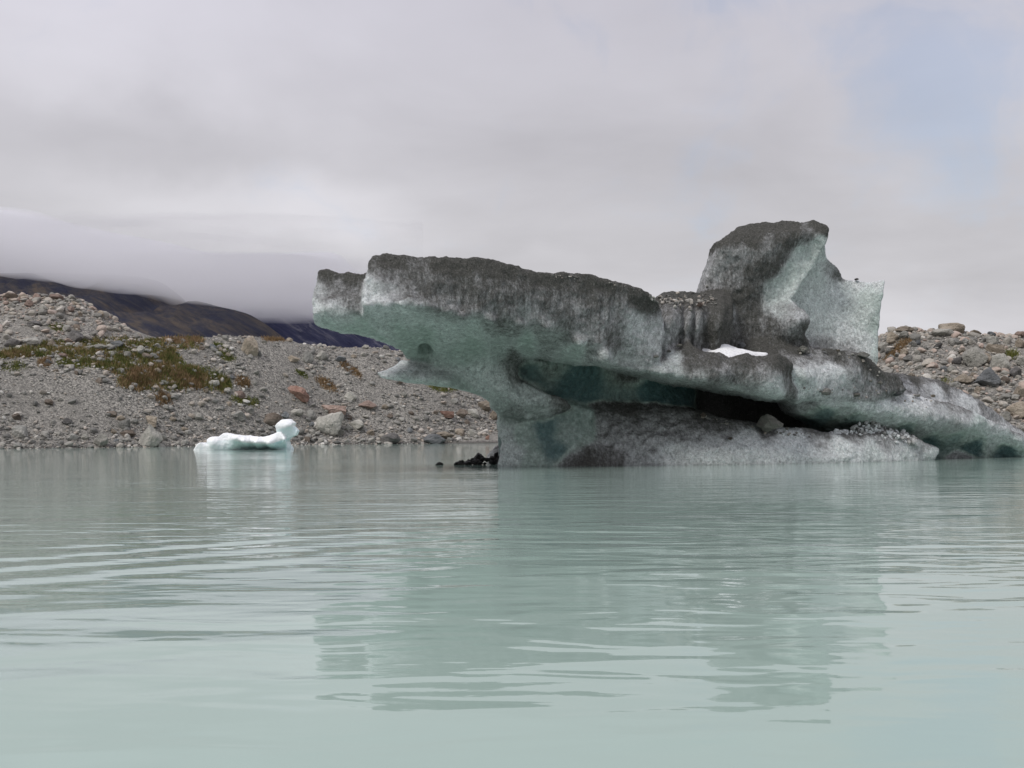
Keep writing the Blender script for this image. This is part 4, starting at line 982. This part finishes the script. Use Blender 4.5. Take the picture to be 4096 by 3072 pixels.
# loose gravel on top of the saddle, ledge and step
gp, gs = [], []
r = np.random.default_rng(5)
def strew(n, pts, smin, smax):
    pts = np.array(pts, float)
    for _ in range(n):
        t = r.uniform(0, len(pts)-1); i = int(t); q = pts[i]+(pts[min(i+1, len(pts)-1)]-pts[i])*(t-i)
        p = hit_berg(q[0]+r.normal(0, 5), q[1]+r.normal(0, q[2]))
        gp.append(p); gs.append(r.uniform(smin, smax))
strew(170, [(2615,1195,6),(2700,1195,12),(2790,1200,14),(2860,1190,10)], 0.035, 0.11)
strew(20, [(3200,1400,4),(3300,1408,4),(3420,1418,5),(3490,1470,8),(3530,1495,6)], 0.03, 0.10)
strew(30, [(3220,1565,8),(3350,1572,9),(3500,1570,12),(3640,1590,9),(3740,1600,8)], 0.02, 0.08)
strew(45, [(2800,1655,5),(2950,1690,6),(3100,1722,5),(3250,1735,5)], 0.03, 0.09)
strew(22, [(2330,1105,3),(2220,1098,3),(2420,1122,3),(2560,1160,4)], 0.025, 0.07)
gr = scatter_mesh('loose_gravel', np.array(gp), np.array(gs), RUB, SMALL, 9, 0.2)
tag(gr, kind='stuff')
# crumbled ice on the right of the lower slab: one part of the berg
cp, cs = [], []
for _ in range(850):
    a = r.uniform(3290, 3665); top = ip(a, [(3290,1738),(3400,1722),(3440,1676),(3490,1688),(3560,1708),(3620,1728),(3665,1752)]); bot = ip(a, [(3290,1745),(3400,1750),(3665,1775)])
    b = top+(bot-top)*r.uniform()**0.8
    Yc = ip(a, [(3290,58.6),(3450,59.6),(3665,61.3)])
    cp.append(at(a, b, Yc + r.normal(0, .15) + (bot-b)/60*0.7) - np.array((0, 0, 0.12))); cs.append(0.035 + 0.11*r.uniform()**2)
m, nt = new_mat('crumbled_ice'); g = G(nt); co = g.obj()
rr = g.n('ShaderNodeNewGeometry').outputs['Random Per Island']
cc = g.cramp(rr, [(0.0, (0.20, 0.20, 0.19)), (0.35, (0.38, 0.385, 0.38)), (0.8, (0.62, 0.65, 0.65))])
cc = g.mix(g.ramp(g.noise(co, 4, 6, 0.7), 0.52, 0.62), cc, (0.10, 0.095, 0.09, 1))
g.bsdf(cc, 0.25, 0.5, g.bump(g.noise(co, 8, 5, 0.7), 0.1, 0.7))
o = scatter_mesh('ice_rubble', np.array(cp)-OFF, np.array(cs), m, SMALL, 12, 0.1, (0.6, 1.5), parent=berg)
o['kind'] = 'stuff'

# ================================================================== wet black debris at the foot of the berg
WR = [
 (1916,1838,46,28,'large black triangular rock on top of the wet debris pile','b'),
 (1757,1859,32,11,'single flat black rock alone in the water left of the debris pile','b'),
 (1985,1822,18,14,'black knob of rock at the top right of the debris pile against the ice','r'),
 (1968,1842,24,16,'brownish black rock right of the triangular one','b'),
 (1842,1856,34,11,'flat black rock at the left tip of the debris pile','b'),
]
def wet(px, py, w, h, lab, shp, group=None, Y=59.0):
    b = at(px, py, Y); return boulder(px, py, w, h, 'wet', lab, None, 0, 0, shape=shp, group=group, cat='rock', name='wet_rock', base=b, sink=0.5, depth=1.2)
for (px, py, w, h, lab, shp) in WR: wet(px, py, w, h, lab, shp, Y=59.3 if py < 1845 else 58.2)
for t in range(42):
    a = 1996-165*rng.uniform()**1.4; top = ip(a, [(1820,1852),(1880,1838),(1996,1820)]); b = rng.uniform(top+8, 1859)
    wet(a, b, rng.uniform(16, 34), rng.uniform(8, 17), 'one of the wet black rocks crowded in the debris pile by the iceberg', 'b', 'wet rocks of the debris pile', Y=60.2-(b-1825)/34*2.2)
# ================================================================== mountains
def ridge(name, sky, Y0, Yc, Y1, xr, nx, mat, seed, amp, base=-5):
    xs = np.linspace(*xr, nx); ys = np.concatenate((np.linspace(Y0, Yc, 70), np.linspace(Yc, Y1, 20)[1:]))
    pxs = CX+F*xs/Yc; zc = np.array([at(p, ip(p, sky), Yc)[2] for p in pxs])
    X, Y = np.meshgrid(xs, ys, indexing='ij')
    t = np.where(Y <= Yc, (Y-Y0)/(Yc-Y0), 1-(Y-Yc)/(Y1-Yc)*0.6)
    P3 = np.stack((X, Y, 0*X), -1).reshape(-1, 3)
    n = fbm(P3*np.array((1/90., 1/260., 1)) + np.array((P3[:, 1:2]/500,)).reshape(-1, 1)*np.array((1, 0, 0)), 6, seed, 0.55, ridged=True).reshape(X.shape)
    n2 = fbm(P3/60., 4, seed+3).reshape(X.shape)
    Z = base + (zc[:, None]-base)*t**0.9 + (amp*n + amp*0.3*n2)*np.sin(np.clip(t, 0, 1)*math.pi)**0.8*0.8 + amp*0.06*n2
    idx = np.arange(X.size).reshape(X.shape)
    f = np.stack((idx[:-1, :-1], idx[1:, :-1], idx[1:, 1:], idx[:-1, 1:]), -1).reshape(-1, 4)
    return tag(link_mesh(name, np.stack((X, Y, Z), -1).reshape(-1, 3), f, mat), kind='structure')
MT1 = mountain_material('tussock_mountain', (0.028, 0.031, 0.050), (0.052, 0.049, 0.056), (0.100, 0.082, 0.066))
MT2 = mountain_material('hazed_rock_mountain', (0.032, 0.036, 0.075), (0.052, 0.055, 0.098), (0.15, 0.15, 0.185))  # blue-grey rock with distance haze put into its base colour
SK1 = [(-2500,1075),(-1200,1080),(-400,1085),(0,1090),(250,1092),(420,1097),(560,1108),(640,1127),(682,1150),(705,1173),(735,1209),(758,1212),(782,1204),(823,1212),(882,1229),(940,1241),(999,1257),(1034,1277),(1060,1293),(1087,1312),(1117,1346),(1160,1400),(1260,1480),(1500,1600),(2600,1738)]
SK2 = [(-800,1130),(600,1135),(1000,1138),(1200,1150),(1300,1170),(1400,1230),(1500,1325),(1620,1392),(1750,1440),(2000,1520),(2400,1640),(3200,1735)]
ridge('mountain', SK1, 620, 1250, 1900, (-1500, 150), 260, MT1, 5, 26)
ridge('mountain', SK2, 1290, 1530, 2300, (-1100, 450), 240, MT2, 9, 30)

# ================================================================== cloud bank caught on the mountains
xs = np.linspace(-1500, -60, 120); ys = np.linspace(760, 2100, 90)
X, Y = np.meshgrid(xs, ys, indexing='ij')
P3 = np.stack((X, Y, 0*X), -1).reshape(-1, 3)
nb = (fbm(P3/170., 5, 15)+0.6*fbm(P3/55., 3, 16)).reshape(X.shape); nt_ = fbm(P3/260., 4, 19).reshape(X.shape)
X = -1500 + (X+1500)/1440*(1500-0.08*Y)          # the bank ends along the line where it thins out to the right
P3 = np.stack((X, Y, 0*X), -1).reshape(-1, 3)
nb = (fbm(P3/170., 5, 15)+0.6*fbm(P3/55., 3, 16)).reshape(X.shape); nt_ = fbm(P3/260., 4, 19).reshape(X.shape)
edge = np.clip((Y-840-200*fbm(P3/np.array((260., 1e4, 1)), 4, 77).reshape(X.shape))/640, 0, 1)*np.clip((2100-Y)/200, 0, 1)*np.clip((X+1500)/200, 0, 1)*np.clip((-0.08*Y-X)/120, 0, 1)
edge = edge**1.1
th = 108*edge*(1+0.2*nt_)
zb = 150 + 7*nb + np.clip((-X-400)/180, 0, 1.4)*30
B0 = np.stack((X, Y, zb), -1).reshape(-1, 3); zt = np.maximum(150 + np.clip((-X-400)/180, 0, 1.4)*30 + th, zb) + 0.6 + 4.4*np.clip((-0.08*Y-X)/160, 0, 1)**2
T0 = np.stack((X, Y, zt), -1).reshape(-1, 3)
nx, ny = X.shape; idx = np.arange(nx*ny).reshape(nx, ny)
q = np.stack((idx[:-1, :-1], idx[1:, :-1], idx[1:, 1:], idx[:-1, 1:]), -1).reshape(-1, 4)
rim = np.concatenate((idx[:, 0], idx[-1, 1:], idx[-2::-1, -1], idx[0, -2:0:-1]))
rn = np.roll(rim, -1)
side = np.stack((rim, rn, rn+nx*ny, rim+nx*ny), 1)
m, nt = new_mat('cloud_vapour'); g = G(nt)
pv = g.n('ShaderNodeVolumePrincipled'); pv.inputs['Density'].default_value = 0.0135
pv.inputs['Color'].default_value = (0.92, 0.92, 0.935, 1); pv.inputs['Anisotropy'].default_value = 0.35
om = g.n('ShaderNodeOutputMaterial'); nt.links.new(pv.outputs[0], om.inputs['Volume'])
cl = link_mesh('cloud', np.concatenate((B0, T0)), np.concatenate((q[:, ::-1], q+nx*ny, side)), m)
tag(cl, kind='stuff')

# ================================================================== lake
def lines(a, b, n, p): return a+(b-a)*np.linspace(0, 1, n)**p
wy = np.concatenate((np.linspace(-40, 2, 8), lines(2.5, 260, 120, 2.0)))
wx = np.concatenate((-lines(0, 320, 40, 2)[::-1], lines(0, 320, 40, 2)[1:]))
X, Y = np.meshgrid(wx, wy, indexing='ij'); idx = np.arange(X.size).reshape(X.shape)
f = np.stack((idx[:-1, :-1], idx[1:, :-1], idx[1:, 1:], idx[:-1, 1:]), -1).reshape(-1, 4)
lake = tag(link_mesh('lake_water', np.stack((X, Y, 0*X), -1).reshape(-1, 3), f, water_material()), kind='structure')
# broad ground behind the moraines, out to the mountains
X, Y = np.meshgrid(np.linspace(-3500, 3500, 30), np.concatenate((np.linspace(262, 700, 12), np.linspace(900, 6000, 12))), indexing='ij'); idx = np.arange(X.size).reshape(X.shape)
f = np.stack((idx[:-1, :-1], idx[1:, :-1], idx[1:, 1:], idx[:-1, 1:]), -1).reshape(-1, 4)
gd = link_mesh('ground', np.stack((X, Y, 0*X-1.0), -1).reshape(-1, 3), f, SCREE); fattr(gd, 'soil', np.full(X.size, 0.2)); tag(gd, kind='structure')

# ================================================================== sky, sun, camera
w = bpy.data.worlds.new('World'); sc.world = w; w.use_nodes = True
nt = w.node_tree; nt.nodes.clear(); g = G(nt)
SUN_EL, SUN_AZ = R(48), R(-138)            # azimuth measured from +Y towards +X; negative is to the left
sky = g.n('ShaderNodeTexSky', sky_type='NISHITA'); sky.sun_disc = False
sky.sun_elevation = SUN_EL; sky.sun_rotation = SUN_AZ
sky.air_density = 1.0; sky.dust_density = 1.0; sky.ozone_density = 1.5
d = g.n('ShaderNodeTexCoord').outputs['Generated']
s = g.n('ShaderNodeSeparateXYZ'); g.put(s.inputs[0], d)
zz = g.math('ADD', g.math('ABSOLUTE', s.outputs[2]), 0.16)
c = g.n('ShaderNodeCombineXYZ'); g.put(c.inputs[0], g.math('DIVIDE', s.outputs[0], zz)); g.put(c.inputs[1], g.math('DIVIDE', s.outputs[1], zz)); c.inputs[2].default_value = 2.3
base = g.noise(c.outputs[0], 1.15, 5, 0.5, 0.35)
fine = g.noise(c.outputs[0], 3.2, 6, 0.55, 0.5)
wob = g.n('ShaderNodeTexNoise'); g.put(wob.inputs['Vector'], d); wob.inputs['Scale'].default_value = 5.0; wob.inputs['Detail'].default_value = 5
dw = g.vmath('ADD', d, g.vmath('MULTIPLY', g.vmath('SUBTRACT', wob.outputs['Color'], (0.5, 0.5, 0.5)), (0.16, 0.16, 0.16)))
def blob(px, py, rx, ry, val, acc, src=None):
    lx, lz = ray(px, py); v = np.array((lx, 1, lz)); v /= np.linalg.norm(v)
    k = F*1.0
    e = g.vmath('MULTIPLY', g.vmath('SUBTRACT', src or dw, tuple(v)), (k/rx, k/max(rx, ry), k/ry))
    m_ = g.ramp(g.vmath('LENGTH', e), 0.15, 1.25, val, 0.0)
    return g.math('ADD', acc, m_)
L_ = g.math('ADD', 0.0, g.math('MULTIPLY', g.math('SUBTRACT', base, 0.5), 0.30))
L_ = g.math('ADD', L_, g.math('MULTIPLY', g.math('SUBTRACT', fine, 0.5), 0.07))
for b in [(250,150,900,420,.08),(1100,60,700,300,.05),(100,540,480,150,-.02),(300,740,560,120,.02),(760,640,620,150,-.045),(1050,860,800,170,.09),
          (1500,450,600,200,.03),(2500,760,900,260,-.02),(1500,980,420,110,.04),(3000,1150,900,240,.03),(250,470,420,110,-.05),(3400,600,700,220,-.03),(3800,1230,500,150,.06),(2000,1000,600,80,-.03)]:
    L_ = blob(*b, L_)
lum = g.math('MULTIPLY', g.math('ADD', 0.585, L_), g.ramp(s.outputs[2], 0.42, 0.9, 1.0, 1.85))      # an overcast sky is brightest overhead
bl = 0.0
patch_ = g.noise(dw, 7.0, 5, 0.6, 0.6)
blue = g.math('ADD', -0.05, g.math('ADD', g.math('MULTIPLY', g.math('SUBTRACT', fine, 0.5), 1.0), g.math('MULTIPLY', g.math('SUBTRACT', patch_, 0.5), 2.2)))
for b in [(2900,60,520,150,.55),(3750,560,460,330,.6),(3950,200,600,350,.35),(3300,300,700,300,.25),(3700,330,250,200,.25)]:
    blue = blob(*b, blue)
blue = g.ramp(blue, 0.05, 1.0, 0.0, 0.36)
lil = g.math('ADD', 0.0, g.ramp(s.outputs[2], 0.12, 0.45, 0.0, 1.0))
tone = g.mix(lil, (1.0, 0.986, 1.03, 1), (0.985, 0.966, 1.085, 1))
tn = g.vmath('SCALE', tone); nd = tn.node; g.put(nd.inputs['Scale'], lum)
bg1 = g.n('ShaderNodeBackground'); g.put(bg1.inputs[0], tn); bg1.inputs[1].default_value = 1.0
bg2 = g.n('ShaderNodeBackground'); g.put(bg2.inputs[0], sky.outputs[0]); bg2.inputs[1].default_value = 0.14
mx = g.n('ShaderNodeMixShader'); g.put(mx.inputs[0], blue)
nt.links.new(bg1.outputs[0], mx.inputs[1]); nt.links.new(bg2.outputs[0], mx.inputs[2])
ow = g.n('ShaderNodeOutputWorld'); nt.links.new(mx.outputs[0], ow.inputs['Surface'])

sl = bpy.data.lights.new('sun', 'SUN'); sl.energy = 2.0; sl.angle = R(16); sl.color = (1.0, 0.965, 0.91)
so = bpy.data.objects.new('sun', sl); COL.objects.link(so)
dirv = Vector((math.sin(SUN_AZ)*math.cos(SUN_EL), math.cos(SUN_AZ)*math.cos(SUN_EL), math.sin(SUN_EL)))
so.rotation_euler = dirv.to_track_quat('Z', 'Y').to_euler(); so.location = (-20, 20, 60)

cam = bpy.data.cameras.new('camera'); co_ = bpy.data.objects.new('camera', cam); COL.objects.link(co_)
cam.sensor_width = 36.0; cam.lens = 36.0*F/4096; cam.shift_y = (HY-1536)/4096
cam.clip_start = 0.1; cam.clip_end = 12000
co_.matrix_world = Matrix.Translation((0, 0, H)) @ Matrix.Rotation(R(90), 4, 'X') @ Matrix.Rotation(ROLL, 4, 'Z')
sc.camera = co_
sc.view_settings.view_transform = 'Standard'; sc.view_settings.look = 'None'
sc.view_settings.exposure = 0.0; sc.view_settings.gamma = 1.0
sc.cycles.max_bounces = 12; sc.cycles.transparent_max_bounces = 48; sc.cycles.diffuse_bounces = 3; sc.cycles.glossy_bounces = 3
sc.cycles.volume_bounces = 10; sc.cycles.volume_max_steps = 64
sc.cycles.use_denoising = True
